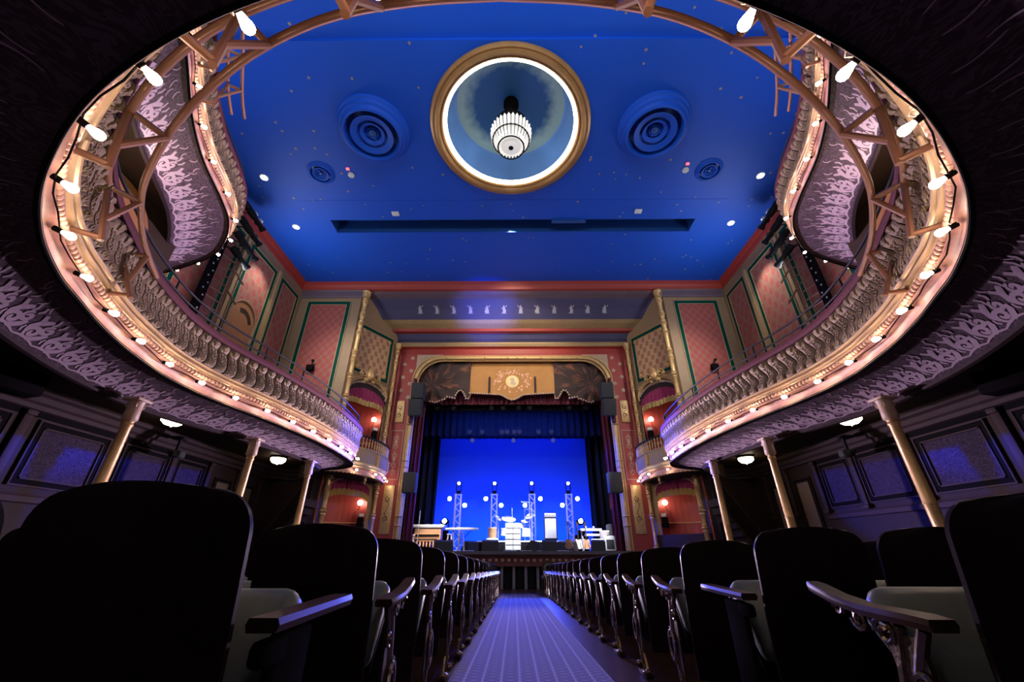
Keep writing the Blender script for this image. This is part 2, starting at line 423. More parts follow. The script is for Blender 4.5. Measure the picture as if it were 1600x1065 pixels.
def spiral(cx, cy, r0, r1, a0, turns, n=18):
    return [(cx + (r0 + (r1 - r0) * i / n) * math.cos(a0 + 2 * PI * turns * i / n), cy + (r0 + (r1 - r0) * i / n) * math.sin(a0 + 2 * PI * turns * i / n)) for i in range(n + 1)]
def catmull(P, k=10):
    out = []; n = len(P)
    for i in range(n - 1):
        p0, p1, p2, p3 = (Vector(P[max(0, min(n - 1, j))]) for j in (i - 1, i, i + 1, i + 2))
        for s in range(k):
            t = s / k
            out.append(0.5 * ((2 * p1) + (p2 - p0) * t + (2 * p0 - 5 * p1 + 4 * p2 - p3) * t * t + (3 * p1 - p0 - 3 * p2 + p3) * t ** 3))
    out.append(Vector(P[-1])); return out
def normals(pts):
    r = []
    for i in range(len(pts)):
        t = Vector(pts[min(i + 1, len(pts) - 1)]) - Vector(pts[max(i - 1, 0)]); t = t.normalized()
        r.append((-t.y, t.x))
    return r
SIDE = {-1: 'left', 1: 'right'}
def mir(P, sx): return [(sx * -p[0],) + tuple(p[1:]) for p in P]   # lists are written for the left side

# ---------------------------------------------------------------- the room shell
CZ = 13.8; WX = 11.0; LX = 9.5
def floor_z(y): return 0.58 - 0.0362 * min(y, 16.0)
mb = MB()
for y0, y1 in ((-6, 16), (16, 17.6)):
    mb.quad((-WX, y0, floor_z(y0)), (WX, y0, floor_z(y0)), (WX, y1, floor_z(y1)), (-WX, y1, floor_z(y1)))
floor = struct('floor', mb, M['wood'])
mb = MB()
ys = [-5.9 + i for i in range(22)] + [15.6]
for a, b in zip(ys[:-1], ys[1:]):
    e = 0.006
    mb.add([(-.38, a, floor_z(a) + e), (.81, a, floor_z(a) + e), (.81, b, floor_z(b) + e), (-.38, b, floor_z(b) + e)], [(0, 1, 2, 3)], [[(-.38, a), (.81, a), (.81, b), (-.38, b)]])
tag(mb.build('aisle_carpet', M['carpet']), 'patterned purple carpet runner down the centre aisle', 'carpet')

DC = (0.0, 8.55); DR = 2.62
SL = (-7.75, 7.85, 12.62, 13.36)      # the lighting slot in the ceiling
mb = MB()
def crect(x0, x1, y0, y1, z=CZ): mb.quad((x0, y0, z), (x0, y1, z), (x1, y1, z), (x1, y0, z))
crect(-WX, WX, -6, 5.86, CZ + 0.12)
mb.quad((-WX, 5.86, CZ), (-WX, 5.86, CZ + 0.12), (WX, 5.86, CZ + 0.12), (WX, 5.86, CZ))
S = 2.68
x0, x1, y0, y1 = DC[0] - S, DC[0] + S, DC[1] - S, DC[1] + S
crect(-WX, x0, 5.86, y1); crect(x1, WX, 5.86, y1)
if y0 > 5.86: crect(x0, x1, 5.86, y0)
crect(-WX, WX, y1, SL[2]); crect(-WX, SL[0], SL[2], SL[3]); crect(SL[1], WX, SL[2], SL[3]); crect(-WX, WX, SL[3], 17.3)
nn = 64
def sq(a):
    c, s_ = math.cos(a), math.sin(a); k = S / max(abs(c), abs(s_)); return (DC[0] + c * k, DC[1] + s_ * k, CZ)
for i in range(nn):
    a, b = 2 * PI * (i + .0) / nn + PI / 4, 2 * PI * (i + 1.0) / nn + PI / 4
    mb.add([(DC[0] + DR * .99 * math.cos(a), DC[1] + DR * .99 * math.sin(a), CZ), sq(a), sq(b), (DC[0] + DR * .99 * math.cos(b), DC[1] + DR * .99 * math.sin(b), CZ)], [(0, 1, 2, 3)])
ceiling = struct('ceiling', mb, M['ceil'], smooth=False)
mb = MB()
mb.quad((SL[0], SL[2], CZ + .7), (SL[0], SL[3], CZ + .7), (SL[1], SL[3], CZ + .7), (SL[1], SL[2], CZ + .7))
for q in (((SL[0], SL[2]), (SL[1], SL[2])), ((SL[0], SL[3]), (SL[1], SL[3])), ((SL[0], SL[2]), (SL[0], SL[3])), ((SL[1], SL[2]), (SL[1], SL[3]))):
    (a, b), (c, d) = q; mb.quad((a, b, CZ), (c, d, CZ), (c, d, CZ + .7), (a, b, CZ + .7))
mb.box((2.45, SL[2] + .06, CZ - .03), (1.45, .14, .14))
struct('ceiling_slot', mb, M['ceil_dark'], ceiling, smooth=False)
# thin raised edge of the slot and the sheet seams beside it
mb = MB()
mb.box(((SL[0] + SL[1]) / 2, SL[3] + .02, CZ - .012), (SL[1] - SL[0], .05, .03)); mb.box((SL[0] - .0, (SL[2] + SL[3]) / 2, CZ - .012), (.05, .7, .03)); mb.box((SL[1], (SL[2] + SL[3]) / 2, CZ - .012), (.05, .7, .03))
mb.box((0, 11.55, CZ - .004), (17.5, .03, .012)); mb.box((0, 11.3, CZ - .004), (0.02, .02, .012))
struct('ceiling_seam', mb, M['ceil'], ceiling, smooth=False)
# painted gold stars
mb = MB(); rnd = random.Random(11)
def star(x, y, z, r, a0):
    v = []
    for k in range(10):
        q = r if k % 2 == 0 else r * .42; a = a0 + PI * k / 5; v.append((x + q * math.cos(a), y + q * math.sin(a), z))
    mb.add(v, [tuple(range(9, -1, -1))])
cnt = 0
while cnt < 170:
    x, y = rnd.uniform(-10.4, 10.4), rnd.uniform(1.5, 17.0)
    if math.hypot(x - DC[0], y - DC[1]) < 3.0 or SL[2] - .1 < y < SL[3] + .1 or math.hypot(abs(x) - 4.7, y - 8.5) < 1.5: continue
    star(x, y, (CZ + .12 if y < 5.86 else CZ) - .004, rnd.uniform(.045, .07), rnd.uniform(0, 6)); cnt += 1
for k in range(9):
    star(SL[0] + .7 + 1.75 * k, (SL[2] + SL[3]) / 2 + .12 * math.sin(k * 2.3), CZ + .69, .08, k)
struct('painted_star', mb, M['star'], ceiling, smooth=False)

def wallquad(mb, p, q, z0, z1):
    mb.quad((p[0], p[1], z0), (q[0], q[1], z0), (q[0], q[1], z1), (p[0], p[1], z1))
WALLS = {}
# framed panel: gilt stile, green border, paper; placed by a frame fr(a, b, h): along, up, out
def frame_panel(parent, fr, a0, a1, b0, b1, paper, border='green', bw=.17, bead='gold_dull', names=('panel_border', 'panel_paper')):
    mb = MB()
    for (x, X_, y, Y) in ((a0, a1, b0, b0 + bw), (a0, a1, b1 - bw, b1), (a0, a0 + bw, b0 + bw, b1 - bw), (a1 - bw, a1, b0 + bw, b1 - bw)):
        mb.prism([(x, y), (X_, y), (X_, Y), (x, Y)], .03, fr)
    struct(names[0], mb, M[border], parent, smooth=False)
    mb = MB(); i = .03
    for (x, X_, y, Y) in ((a0 - i, a1 + i, b0 - i, b0), (a0 - i, a1 + i, b1, b1 + i), (a0 - i, a0, b0, b1), (a1, a1 + i, b0, b1)):
        mb.prism([(x, y), (X_, y), (X_, Y), (x, Y)], .05, fr)
    i = bw
    for (x, X_, y, Y) in ((a0 + i, a1 - i, b0 + i, b0 + i + .03), (a0 + i, a1 - i, b1 - i - .03, b1 - i), (a0 + i, a0 + i + .03, b0 + i, b1 - i), (a1 - i - .03, a1 - i, b0 + i, b1 - i)):
        mb.prism([(x, y), (X_, y), (X_, Y), (x, Y)], .045, fr)
    struct('panel_bead', mb, M[bead], parent, smooth=False)
    mb = MB(); mb.prism([(a0 + bw, b0 + bw), (a1 - bw, b0 + bw), (a1 - bw, b1 - bw), (a0 + bw, b1 - bw)], .012, fr)
    struct(names[1], mb, M[paper], parent, smooth=False)

for sx in (-1, 1):
    sd = SIDE[sx]
    # upper side wall at 11 m, lower side wall at 9.5 m under the balcony
    mb = MB(); wallquad(mb, (sx * WX, -6), (sx * WX, 17.3), 4.1, CZ + .12)
    mb.quad((sx * LX, -6, 4.36), (sx * WX, -6, 4.36), (sx * WX, 17.3, 4.36), (sx * LX, 17.3, 4.36))
    w = struct('wall_' + sd, mb, M['tan'], smooth=False)
    def fr(a, b, h, sx=sx): return (sx * (WX - h), a, b)
    for k, (a0, a1) in enumerate(((15.35, 17.0), (12.95, 14.95), (10.2, 12.45), (7.4, 9.7), (4.6, 6.9))):
        frame_panel(w, fr, a0, a1, 5.2, 12.85, 'damask')
    mb = MB()
    for y in (15.15, 12.7, 9.95, 7.15):
        mb.box((sx * (WX - .05), y, 8.9), (.1, .16, 8.2))
    struct('pilaster', mb, M['gold_dull'], w, smooth=False)
    mb = MB(); mb.sweep([(sx * WX, -6), (sx * WX, 17.3)], [(-sx, 0)] * 2, [(0, 13.38), (.03, 13.38), (.06, 13.45), (.08, 13.58), (.14, 13.66), (.17, 13.74), (.2, CZ)])
    struct('cornice', mb, M['redtrim'], w, smooth=False)
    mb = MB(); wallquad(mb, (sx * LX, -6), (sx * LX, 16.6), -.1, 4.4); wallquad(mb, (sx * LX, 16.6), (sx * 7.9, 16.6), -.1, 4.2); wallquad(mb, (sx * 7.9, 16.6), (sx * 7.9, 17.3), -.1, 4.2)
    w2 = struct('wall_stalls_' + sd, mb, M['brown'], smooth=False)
    def fr2(a, b, h, sx=sx): return (sx * (LX - h), a, b)
    for k, (a0, a1) in enumerate(((3.3, 4.9), (5.35, 7.3), (7.85, 9.4), (9.85, 11.25), (11.55, 12.7))):
        frame_panel(w2, fr2, a0, a1, 2.42, 3.6, 'lowpaper', 'black', .1, 'cornice')
    for a0, a1 in ((13.3, 14.1), (14.6, 15.4)):
        frame_panel(w2, fr2, a0, a1, 1.2, 3.35, 'lowbrown', 'black', .06, 'brown')
    mb = MB()
    for y in (5.12, 7.55, 9.62, 11.4, 12.9, 14.35, 15.7):
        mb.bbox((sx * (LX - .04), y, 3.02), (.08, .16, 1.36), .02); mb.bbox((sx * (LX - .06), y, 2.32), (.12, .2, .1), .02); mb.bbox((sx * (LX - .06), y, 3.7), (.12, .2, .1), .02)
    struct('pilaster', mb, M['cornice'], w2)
    mb = MB()
    mb.sweep([(sx * LX, -6), (sx * LX, 16.0), (sx * (LX - .6), 16.6), (sx * 7.9, 16.6)], [(-sx, 0), (-sx, -.4), (-sx * .4, -1), (0, -1)], [(0, 3.76), (.08, 3.78), (.1, 3.86), (.16, 3.9), (.2, 4.0), (.3, 4.04), (.34, 4.14)])
    mb.sweep([(sx * LX, -6), (sx * LX, 13.0)], [(-sx, 0)] * 2, [(0, 2.1), (.05, 2.12), (.06, 2.22), (.02, 2.26), (0, 2.3)])
    struct('cornice', mb, M['cornice'], w2, smooth=False)
    mb = MB(); mb.sweep([(sx * LX, -6), (sx * LX, 13.0)], [(-sx, 0)] * 2, [(0.0, 3.66), (.03, 3.66), (.03, 3.76), (0, 3.76)])
    struct('picture_rail', mb, M['black'], w2, smooth=False)
    # flat wall beside the box, facing the hall
    mb = MB(); wallquad(mb, (sx * WX, 17.3), (sx * 7.85, 17.3), 4.1, CZ)
    w3 = struct('wall_front_' + sd, mb, M['tan'], smooth=False)
    def fr3(a, b, h, sx=sx): return (sx * a, 17.3 - h, b)
    frame_panel(w3, fr3, 8.35, 10.55, 5.2, 12.72, 'damask_small')
    mb = MB(); mb.sweep([(sx * WX, 17.3), (sx * 7.75, 17.3)], [(0, -1)] * 2, [(0, 12.95), (.05, 12.95), (.08, 13.05), (.1, 13.3), (.16, 13.36)])
    struct('cornice', mb, M['mauvedark'], w3, smooth=False)
mb = MB(); wallquad(mb, (-WX, -6), (WX, -6), 0, CZ + .2)
struct('wall_back', mb, M['darkbrown'], smooth=False)
for sx in (-1, 1):
    mb = MB(); wallquad(mb, (sx * LX, 16.6), (sx * 7.9, 16.6), -.1, 4.2)

# sounding board over the stage: red, mauve, frieze, gilt, red, blue, gilt bands
def boards(mb, y0, z0, y1, z1, n=1):
    xw = lambda y: 7.85 - (min(max(y, 17.3), 19.6) - 17.3) * (1.47 / 2.3) + .02
    for i in range(n):
        a, b = i / n, (i + 1) / n
        ya, za, yb, zb = y0 + (y1 - y0) * a, z0 + (z1 - z0) * a, y0 + (y1 - y0) * b, z0 + (z1 - z0) * b
        mb.quad((-xw(ya), ya, za), (xw(ya), ya, za), (xw(yb), yb, zb), (-xw(yb), yb, zb))
sb = None
for nm, mt, pts in (
    ('trim_1', 'redtrim', None),
    ('trim_2', 'mauvedark', [(17.28, 13.36), (17.45, 13.28), (17.75, 13.2)]),
    ('trim_3', 'frieze', [(17.75, 13.2), (18.2, 12.82), (18.58, 12.4)]),
    ('trim_4', 'gold_dull', [(18.58, 12.4), (18.8, 12.28), (19.15, 12.16)]),
    ('trim_5', 'redtrim', [(19.15, 12.16), (19.2, 12.02), (19.45, 12.0)]),
    ('trim_6', 'frieze', [(19.45, 12.0), (19.6, 11.75), (19.75, 11.62)]),
    ('trim_7', 'gold_dull', [(19.75, 11.62), (19.72, 11.5), (19.8, 11.38)]),
    ('trim_8', 'redtrim', [(19.8, 11.38), (19.98, 11.3), (19.98, 11.0)])):
    mb = MB()
    if pts is None:
        mb.sweep([(-WX, 17.3), (WX, 17.3)], [(0, -1)] * 2, [(0, 13.36), (.16, 13.38), (.2, 13.5), (.26, 13.62), (.3, CZ)])
    else:
        for (ya, za), (yb, zb) in zip(pts[:-1], pts[1:]): boards(mb, ya, za, yb, zb)
    t = struct(nm, mb, M[mt], smooth=False)
    if nm == 'trim_3': frieze = t
# stencilled dancing figures on the frieze
fd = (Vector((0, 18.58, 12.4)) - Vector((0, 17.75, 13.2))); fu = -fd.normalized(); fn = Vector((0, -fu.z, fu.y))
if fn.y > 0: fn = -fn
fn = Vector((0, -.69, -.72))
mb = MB(); rnd = random.Random(5)
for k in range(12):
    cx = -5.0 + k * .905 + .03
    o = Vector((cx, 18.2, 12.83)) + fn * .03; q_ = .72
    def fr(a, b, h, o=o): return o + Vector((.72, 0, 0)) * a + Vector((0, -.69, .72)).normalized() * b * .72 + fn * h
    le = rnd.uniform(-.09, .09); ar = rnd.choice((-1, 1))
    mb.prism([(-.1, -.3), (.12, -.3), (.16 + le * .3, -.12), (.08, .06), (.09, .16), (-.07, .16), (-.09, .02), (-.13 + le, -.16)], .004, fr)
    mb.prism([(.0 + .05 * math.cos(2 * PI * i / 8), .23 + .06 * math.sin(2 * PI * i / 8)) for i in range(8)], .004, fr)
    mb.prism([(ar * .05, .1), (ar * .2, .2), (ar * .24, .3), (ar * .18, .29), (ar * .14, .21), (ar * .03, .15)][::ar], .004, fr)
    mb.prism([(-ar * .05, .12), (-ar * .17, .03), (-ar * .2, .1), (-ar * .15, .09), (-ar * .04, .15)][::-ar], .004, fr)
    mb.prism([(-.2, -.33), (.22, -.33), (.2, -.3), (-.18, -.3)], .004, fr)
struct('frieze_figure', mb, M['friezefig'], frieze, smooth=False)

# proscenium wall with its rounded opening
PX, PZ, PR = 5.22, 10.72, 1.35
def arch_z(x):
    x = abs(x)
    if x >= PX: return 0.0
    if x <= PX - PR: return PZ
    d = x - (PX - PR); return PZ - PR + math.sqrt(max(0, PR * PR - d * d))
mb = MB()
xs = [-6.45, -PX] + [-PX + PR * (1 - math.cos(PI / 2 * i / 10)) for i in range(1, 11)]
xs += [-x for x in xs[::-1]]
for a, b in zip(xs[:-1], xs[1:]):
    if b <= -PX + 1e-6 or a >= PX - 1e-6: za = zb = -.1
    else:
        za = arch_z(a) if abs(a) < PX - 1e-6 else PZ - PR; zb = arch_z(b) if abs(b) < PX - 1e-6 else PZ - PR
    mb.add([(a, 20, za), (b, 20, zb), (b, 20, 11.4), (a, 20, 11.4)], [(0, 1, 2, 3)])
    if za > 0: mb.add([(a, 20, za), (a, 20.6, za), (b, 20.6, zb), (b, 20, zb)], [(0, 1, 2, 3)])
for s_ in (-1, 1): mb.quad((s_ * PX, 20, 1.28), (s_ * PX, 20.6, 1.28), (s_ * PX, 20.6, PZ - PR), (s_ * PX, 20, PZ - PR))
pros = struct('wall_proscenium', mb, M['red'], smooth=False)
# gilt arch moulding
pth = [(-PX, 1.28)] + [(-PX + PR * (1 - math.cos(t)), PZ - PR + PR * math.sin(t)) for t in [PI / 2 * i / 12 for i in range(13)]]
pth += [(-x, z) for x, z in pth[::-1]]
mb = MB()
mb.tube([(x * 1.0, 19.93, z) for x, z in pth], .10, 10); mb.tube([(x * 1.028, 19.95, z + (.12 if z > 9 else 0)) for x, z in pth], .05, 8)
mb.tube([(x * .982, 20.05, z - (.1 if z > 9 else 0)) for x, z in pth], .06, 8)
for s_ in (-1, 1):
    for z in (2.3, 2.7, 4.9, 5.2, 7.0): mb.lathe([(.1, -.05), (.16, -.03), (.17, 0), (.16, .03), (.1, .05)], (s_ * PX, 19.93, z), 12)
for x in (-3.6, -1.5, -.6, -.25, .25, .7, 1.6, 3.6): mb.sph((x, 19.88, PZ), .09, 8, 5)
struct('arch_moulding', mb, M['gold'], pros)
for s_ in (-1, 1):
    mb = MB()      # pale corner spandrel with rosettes
    out = [(-PX - .05, 10.95), (-PX - .05, PZ - PR)] + [(-PX + PR * (1 - math.cos(t)), PZ - PR + PR * math.sin(t)) for t in [PI / 2 * i / 10 for i in range(11)]] + [(-PX + PR, 10.95)]
    mb.prism([(s_ * -x, z) for x, z in out][::(1 if s_ > 0 else -1)], .02, lambda a, b, h: (a, 19.99 - h, b))
    struct('spandrel', mb, M['cream'], pros, smooth=False)
    mb = MB()
    for (x, z) in ((5.0, 10.7), (4.75, 10.8), (5.08, 10.4), (4.45, 10.83), (4.95, 10.5)): mb.lathe([(.06, 0), (.05, .015), (0, .03)], (s_ * x, 19.965, z), 8, RX(PI / 2))
    for k in range(8):
        z = 10.75 - k * .38; x = 5.72 + .2 * (1 if k % 2 else -1)
        mb.lathe([(.10, 0), (.10, .025), (.06, .025), (.05, .01), (.04, .03), (0, .04)], (s_ * x, 19.99, z), 12, RX(PI / 2))
    struct('rosette', mb, M['cream'], pros)
    mb = MB(); mb.bbox((s_ * 5.83, 19.97, 7.68), (.44, .08, 1.16), .02); mb.bbox((s_ * 5.83, 19.97, 3.0), (.5, .08, 2.1), .02)
    struct('gilt_plaque', mb, M['gold'], pros)
    mb = MB()
    for cz, hh in ((7.68, .5), (3.0, .95)):
        for q in (-1, 1):
            def fr(a, b): return (s_ * 5.83 + a, 19.918, b)
            mb.ribbon(spiral(.0, cz + q * hh * .45, .14, .02, PI / 2 * q, 1.3 * q), .035, fr)
            mb.ribbon([(0, cz), (.08 * q, cz + q * hh * .2), (-.05 * q, cz + q * hh * .4)], .03, fr)
    struct('plaque_scroll', mb, M['darkbrown'], pros)
    mb = MB()
    for (x, X_, y, Y) in ((5.5, 6.14, 4.3, 4.33), (5.5, 6.14, 6.67, 6.7), (5.5, 5.53, 4.33, 6.67), (6.11, 6.14, 4.33, 6.67)):
        mb.prism([(x, y), (X_, y), (X_, Y), (x, Y)], .02, lambda a, b, h: (s_ * a, 19.99 - h, b))
    struct('panel_bead', mb, M['cream'], pros, smooth=False)
    mb = MB()
    def fr(a, b): return (s_ * 5.82 + a, 19.985, b)
    for z in (6.35, 5.95, 5.5, 5.05, 4.7):
        for q in (-1, 1):
            mb.ribbon(spiral(q * .08, z, .075, .015, PI / 2, q * 1.2), .026, fr); mb.ribbon([(0, z - .2), (q * .06, z - .1), (q * .14, z - .12)], .03, fr)
        mb.ribbon([(0, z + .16), (0.004, z)], .04, fr)
    def fr(a, b, h): return (s_ * 5.82 + a, 19.985 - h, b)
    for z in (6.12, 5.28): mb.prism([(-.09, z), (0, z - .15), (.09, z), (0, z + .15)], .006, fr)
    struct('stencil_ornament', mb, M['cream'], pros)

# ---------------------------------------------------------------- angled box walls beside the stage
BL = math.hypot(1.47, 2.3)
def box_frame(sx):
    dx, dy = -sx * 1.47 / BL, 2.3 / BL; nx, ny = -sx * 2.3 / BL, -1.47 / BL
    def fr(a, b, h=0.0): return (sx * 7.85 + dx * a + nx * h, 17.3 + dy * a + ny * h, b)
    return fr
def up_arch(s): return 7.72 + .62 * math.sqrt(max(0, 1 - ((s - 1.365) / 1.12) ** 2))
def lo_arch(s): return 3.62 + .46 * math.sqrt(max(0, 1 - ((s - 1.365) / 1.07) ** 2))
def valance(label, fr, arch, s0, s1, drop0, drop1, h, nm='box_drape'):
    # gathered plum cloth under the arch with a gold tasselled fringe
    t = thing(nm, label, 'curtain', fr((s0 + s1) / 2, arch((s0 + s1) / 2), h), 'plum drapes in the box arches')
    mb = MB(); mf = MB(); n = 120; prev = None
    for i in range(n + 1):
        u = i / n; s = s0 + (s1 - s0) * u
        top = arch(s); bot = top - (drop0 + (drop1 - drop0) * abs(2 * u - 1) ** 1.5)
        sw = .05 * math.sin(u * 2 * PI * 9)
        fl = .035 * math.sin(u * 2 * PI * 24) + .015 * math.sin(u * 61)
        cur = (s, top, bot + sw * .5, h + fl)
        if prev:
            a, b = prev, cur
            mb.add([fr(a[0], a[1], h), fr(b[0], b[1], h), fr(b[0], b[2], b[3]), fr(a[0], a[2], a[3])], [(0, 1, 2, 3)])
            k = .24
            mf.add([fr(a[0], a[2] + .02, a[3] + .015), fr(b[0], b[2] + .02, b[3] + .015), fr(b[0], b[2] - k - sw * .4, b[3] * 1.1), fr(a[0], a[2] - k - sw * .4, a[3] * 1.1)], [(0, 1, 2, 3)])
        prev = cur
    cl = mb.build('cloth', M['drape'], t); mf.build('fringe', M['fringe'], cl)
    return t
def colonnette(name, label, x, y, z0, z1, r, knots, cat='column', grp=None):
    t = thing(name, label, cat, (x, y, z0), grp)
    prof = [(r * 1.5, z0), (r * 1.5, z0 + .12), (r * 1.1, z0 + .16)]
    L = z1 - z0; last = z0 + .16
    for k in knots:
        z = z0 + L * k; prof += [(r * .95, z - .16), (r * 1.25, z - .12), (r * 1.05, z - .06), (r * 1.5, z), (r * 1.05, z + .06), (r * 1.25, z + .12), (r * .9, z + .16)]
    prof += [(r * .85, z1 - .42)]
    MB().lathe(prof, (x, y, 0), 14).build('shaft', M['gold'], t)
    mb = MB().lathe([(r * .95, z1 - .44), (r * 1.5, z1 - .4), (r * 1.1, z1 - .34), (r * 1.3, z1 - .2), (r * 1.9, z1 - .08), (r * 2.0, z1 - .06), (r * 2.0, z1)], (x, y, 0), 14)
    for k in range(6):
        a = 2 * PI * k / 6; mb.sph((x + r * 1.5 * math.cos(a), y + r * 1.5 * math.sin(a), z1 - .2), r * .5, 6, 4, (1, 1, 1.8))
    mb.build('capital', M['gold'], t)
    return t

for sx in (-1, 1):
    sd = SIDE[sx]; fr = box_frame(sx)
    mb = MB(); n = 60
    for i in range(n):
        a, b = BL * i / n, BL * (i + 1) / n; m_ = (a + b) / 2
        lo = .3 < m_ < 2.43; hi = .25 < m_ < 2.48
        iv = []
        if lo: iv.append((-.1, 1.9, -.1, 1.9)); z0a, z0b = lo_arch(a), lo_arch(b)
        else: z0a = z0b = -.1
        if hi: iv.append((z0a, 4.6, z0b, 4.6)); z1a, z1b = up_arch(a), up_arch(b)
        else: z1a, z1b = z0a, z0b
        iv.append((z1a, 13.6, z1b, 13.6))
        for (p, q, p2, q2) in iv: mb.add([fr(a, p), fr(b, p2), fr(b, q2), fr(a, q)], [(0, 1, 2, 3)])
        if lo: mb.add([fr(a, lo_arch(a)), fr(b, lo_arch(b)), fr(b, lo_arch(b), -.3), fr(a, lo_arch(a), -.3)], [(0, 1, 2, 3)])
        if hi: mb.add([fr(a, up_arch(a)), fr(b, up_arch(b)), fr(b, up_arch(b), -.3), fr(a, up_arch(a), -.3)], [(0, 1, 2, 3)])
    bw = struct('wall_box_' + sd, mb, M['tan'], smooth=False)
    mb = MB()
    mb.add([fr(.02, .0, .015), fr(BL - .02, .0, .015), fr(BL - .02, 1.9, .015), fr(.02, 1.9, .015)], [(0, 1, 2, 3)])
    struct('dado', mb, M['darkbrown'], bw, smooth=False)
    # recess behind the two openings
    mb = MB(); pl = []
    for i in range(17):
        t = PI * i / 16; pl.append(fr(1.365 - 1.28 * math.cos(t), 0, -.25 - 1.25 * math.sin(t))[:2])
    for a, b in zip(pl[:-1], pl[1:]):
        wallquad(mb, a, b, .3, 4.15); wallquad(mb, a, b, 4.4, 8.9)
    for z in (.6, 4.15, 4.42, 8.9): mb.add([(p[0], p[1], z) for p in pl], [tuple(range(17))])
    struct('recess', mb, M['red'], bw)
    mb = MB()
    for z in (2.4, 6.0): mb.tube([fr(1.365 - 1.26 * math.cos(PI * i / 16), z, -.25 - 1.23 * math.sin(PI * i / 16)) for i in range(17)], .03, 6)
    struct('dado_rail', mb, M['gold'], bw)
    # gilt and pale arch mouldings, dentils, cartouche
    mb = MB(); md = MB(); mg = MB()
    P = [(.2 + 2.33 * i / 24) for i in range(25)]
    for (o, r) in ((.62, .05), (.5, .04)): mb.tube([fr(s, up_arch(s) + o - .12 * abs((s - 1.365) / 1.1) ** 2, .05) for s in P], r, 6)
    mb.tube([fr(s, lo_arch(s) + .05, .03) for s in [(.3 + 2.13 * i / 20) for i in range(21)]], .04, 6)
    for a, b in zip(P[:-1], P[1:]):
        md.add([fr(a, up_arch(a), .02), fr(b, up_arch(b), .02), fr(b, up_arch(b) + .45, .02), fr(a, up_arch(a) + .45, .02)], [(0, 1, 2, 3)])
        m_ = (a + b) / 2; mg.sph(fr(m_, up_arch(m_) + .28, .04), .055, 6, 4); mg.sph(fr((m_ + a) / 2, up_arch(m_) + .36, .04), .03, 6, 4)
    struct('arch_mould', mb, M['gold'], bw); struct('arch_band', md, M['cornice'], bw); struct('dentil', mg, M['cream'], bw)
    mb = MB(); ca = 1.3
    mb.sph(fr(ca, 9.0, .1), .22, 10, 8, (1, 1, 1.3)); mb.sph(fr(ca, 9.28, .1), .12, 8, 6)
    for q in (-1, 1):
        mb.tube([fr(ca + a, 8.9 + b, .1) for a, b in spiral(q * .38, .1, .2, .04, PI / 2 * (1 - q), q * 1.3)], .05, 6)
        mb.tube([fr(ca + q * (.2 + .85 * t), 8.88 - .34 * t * t + .05 * math.sin(t * 9), .07) for t in [i / 10 for i in range(11)]], .045, 6)
        mb.tube([fr(ca + a, 8.5 + b, .09) for a, b in spiral(q * .98, .1, .12, .03, 0, q * 1.2)], .035, 6)
        mb.sph(fr(ca + q * .2, 8.72, .1), .12, 8, 6); mb.sph(fr(ca + q * .55, 8.95, .09), .1, 8, 6)
    struct('cartouche', mb, M['gold'], bw)
    frame_panel(bw, fr, .22, 2.42, 8.98, 11.55, 'damask_gold')
    mb = MB()
    for (a, b) in ((.48, 9.28), (2.16, 9.28), (.48, 11.25), (2.16, 11.25)):
        d0 = Vector(fr(0, 0, 1)) - Vector(fr(0, 0, 0)); R_ = d0.to_track_quat('Z', 'Y').to_matrix().to_4x4()
        mb.lathe([(.1, .0), (.1, .05), (.06, .05), (.05, .08), (0, .08)], fr(a, b, .03), 10, R_)
    struct('roundel', mb, M['gold'], bw)
    up = ('upper', 'lower')
    for z0, z1, s, tag_, kn in ((4.55, 13.3, 0.0, 'upper', (.1, .22, .28, .34, .46, .56, .6, .72, .78, .84, .93)), (.2, 4.35, 0.0, 'lower', (.25, .45, .6, .8)),
                               (4.55, 11.35, BL, 'upper', (.12, .26, .34, .42, .5, .62, .7, .84, .92)), (.2, 4.2, BL, 'lower', (.3, .62, .85))):
        x, y, _ = fr(s + (.1 if s == 0 else -.04), 0, .24 if s == 0 else .17)
        colonnette('gilt_colonnette', '%s gilt turned colonnette at the %s edge of the %s box' % (tag_, 'outer' if s == 0 else 'stage', sd), x, y, z0, z1, .085 if s else .11, kn, grp='gilt colonnettes of the boxes')
    valance('plum drape with gold fringe in the upper arch of the %s box' % sd, fr, up_arch, .25, 2.48, .62, .3, .0)
    valance('plum drape with gold fringe in the lower arch of the %s box' % sd, fr, lo_arch, .3, 2.43, .42, .3, .0)
    for z, lv in ((7.12, 'upper'), (3.22, 'lower')):
        x, y, _ = fr(2.4, 0, -.5)
        t = thing('wall_sconce', 'lit globe sconce on the red wall of the %s %s box' % (lv, sd), 'wall lamp', (x, y, z), 'globe sconces in the boxes')
        MB().tube([fr(2.46, z - .35, -.82), fr(2.43, z - .3, -.62), fr(2.4, z - .12, -.5)], .02, 8).lathe([(.05, -.12), (.06, -.1), (.03, -.06)], (x, y, z), 8).build('arm', M['gold'], t)
        MB().sph((x, y, z + .02), .12, 12, 8).build('globe', M['sconce'], t)
        x, y, _ = fr(2.38, 0, -.28)
        t = thing('wall_speaker', 'small black speaker with a white bracket in the %s %s box' % (lv, sd), 'speaker', (x, y, z - .85), 'small speakers in the boxes')
        MB().bbox((x, y, z - .82), (.24, .22, .42), .03, RZ(-sx * .6)).build('cabinet', M['black'], t)
        MB().bbox((x, y, z - .52), (.22, .2, .14), .02, RZ(-sx * .6)).build('bracket', M['white'], t)

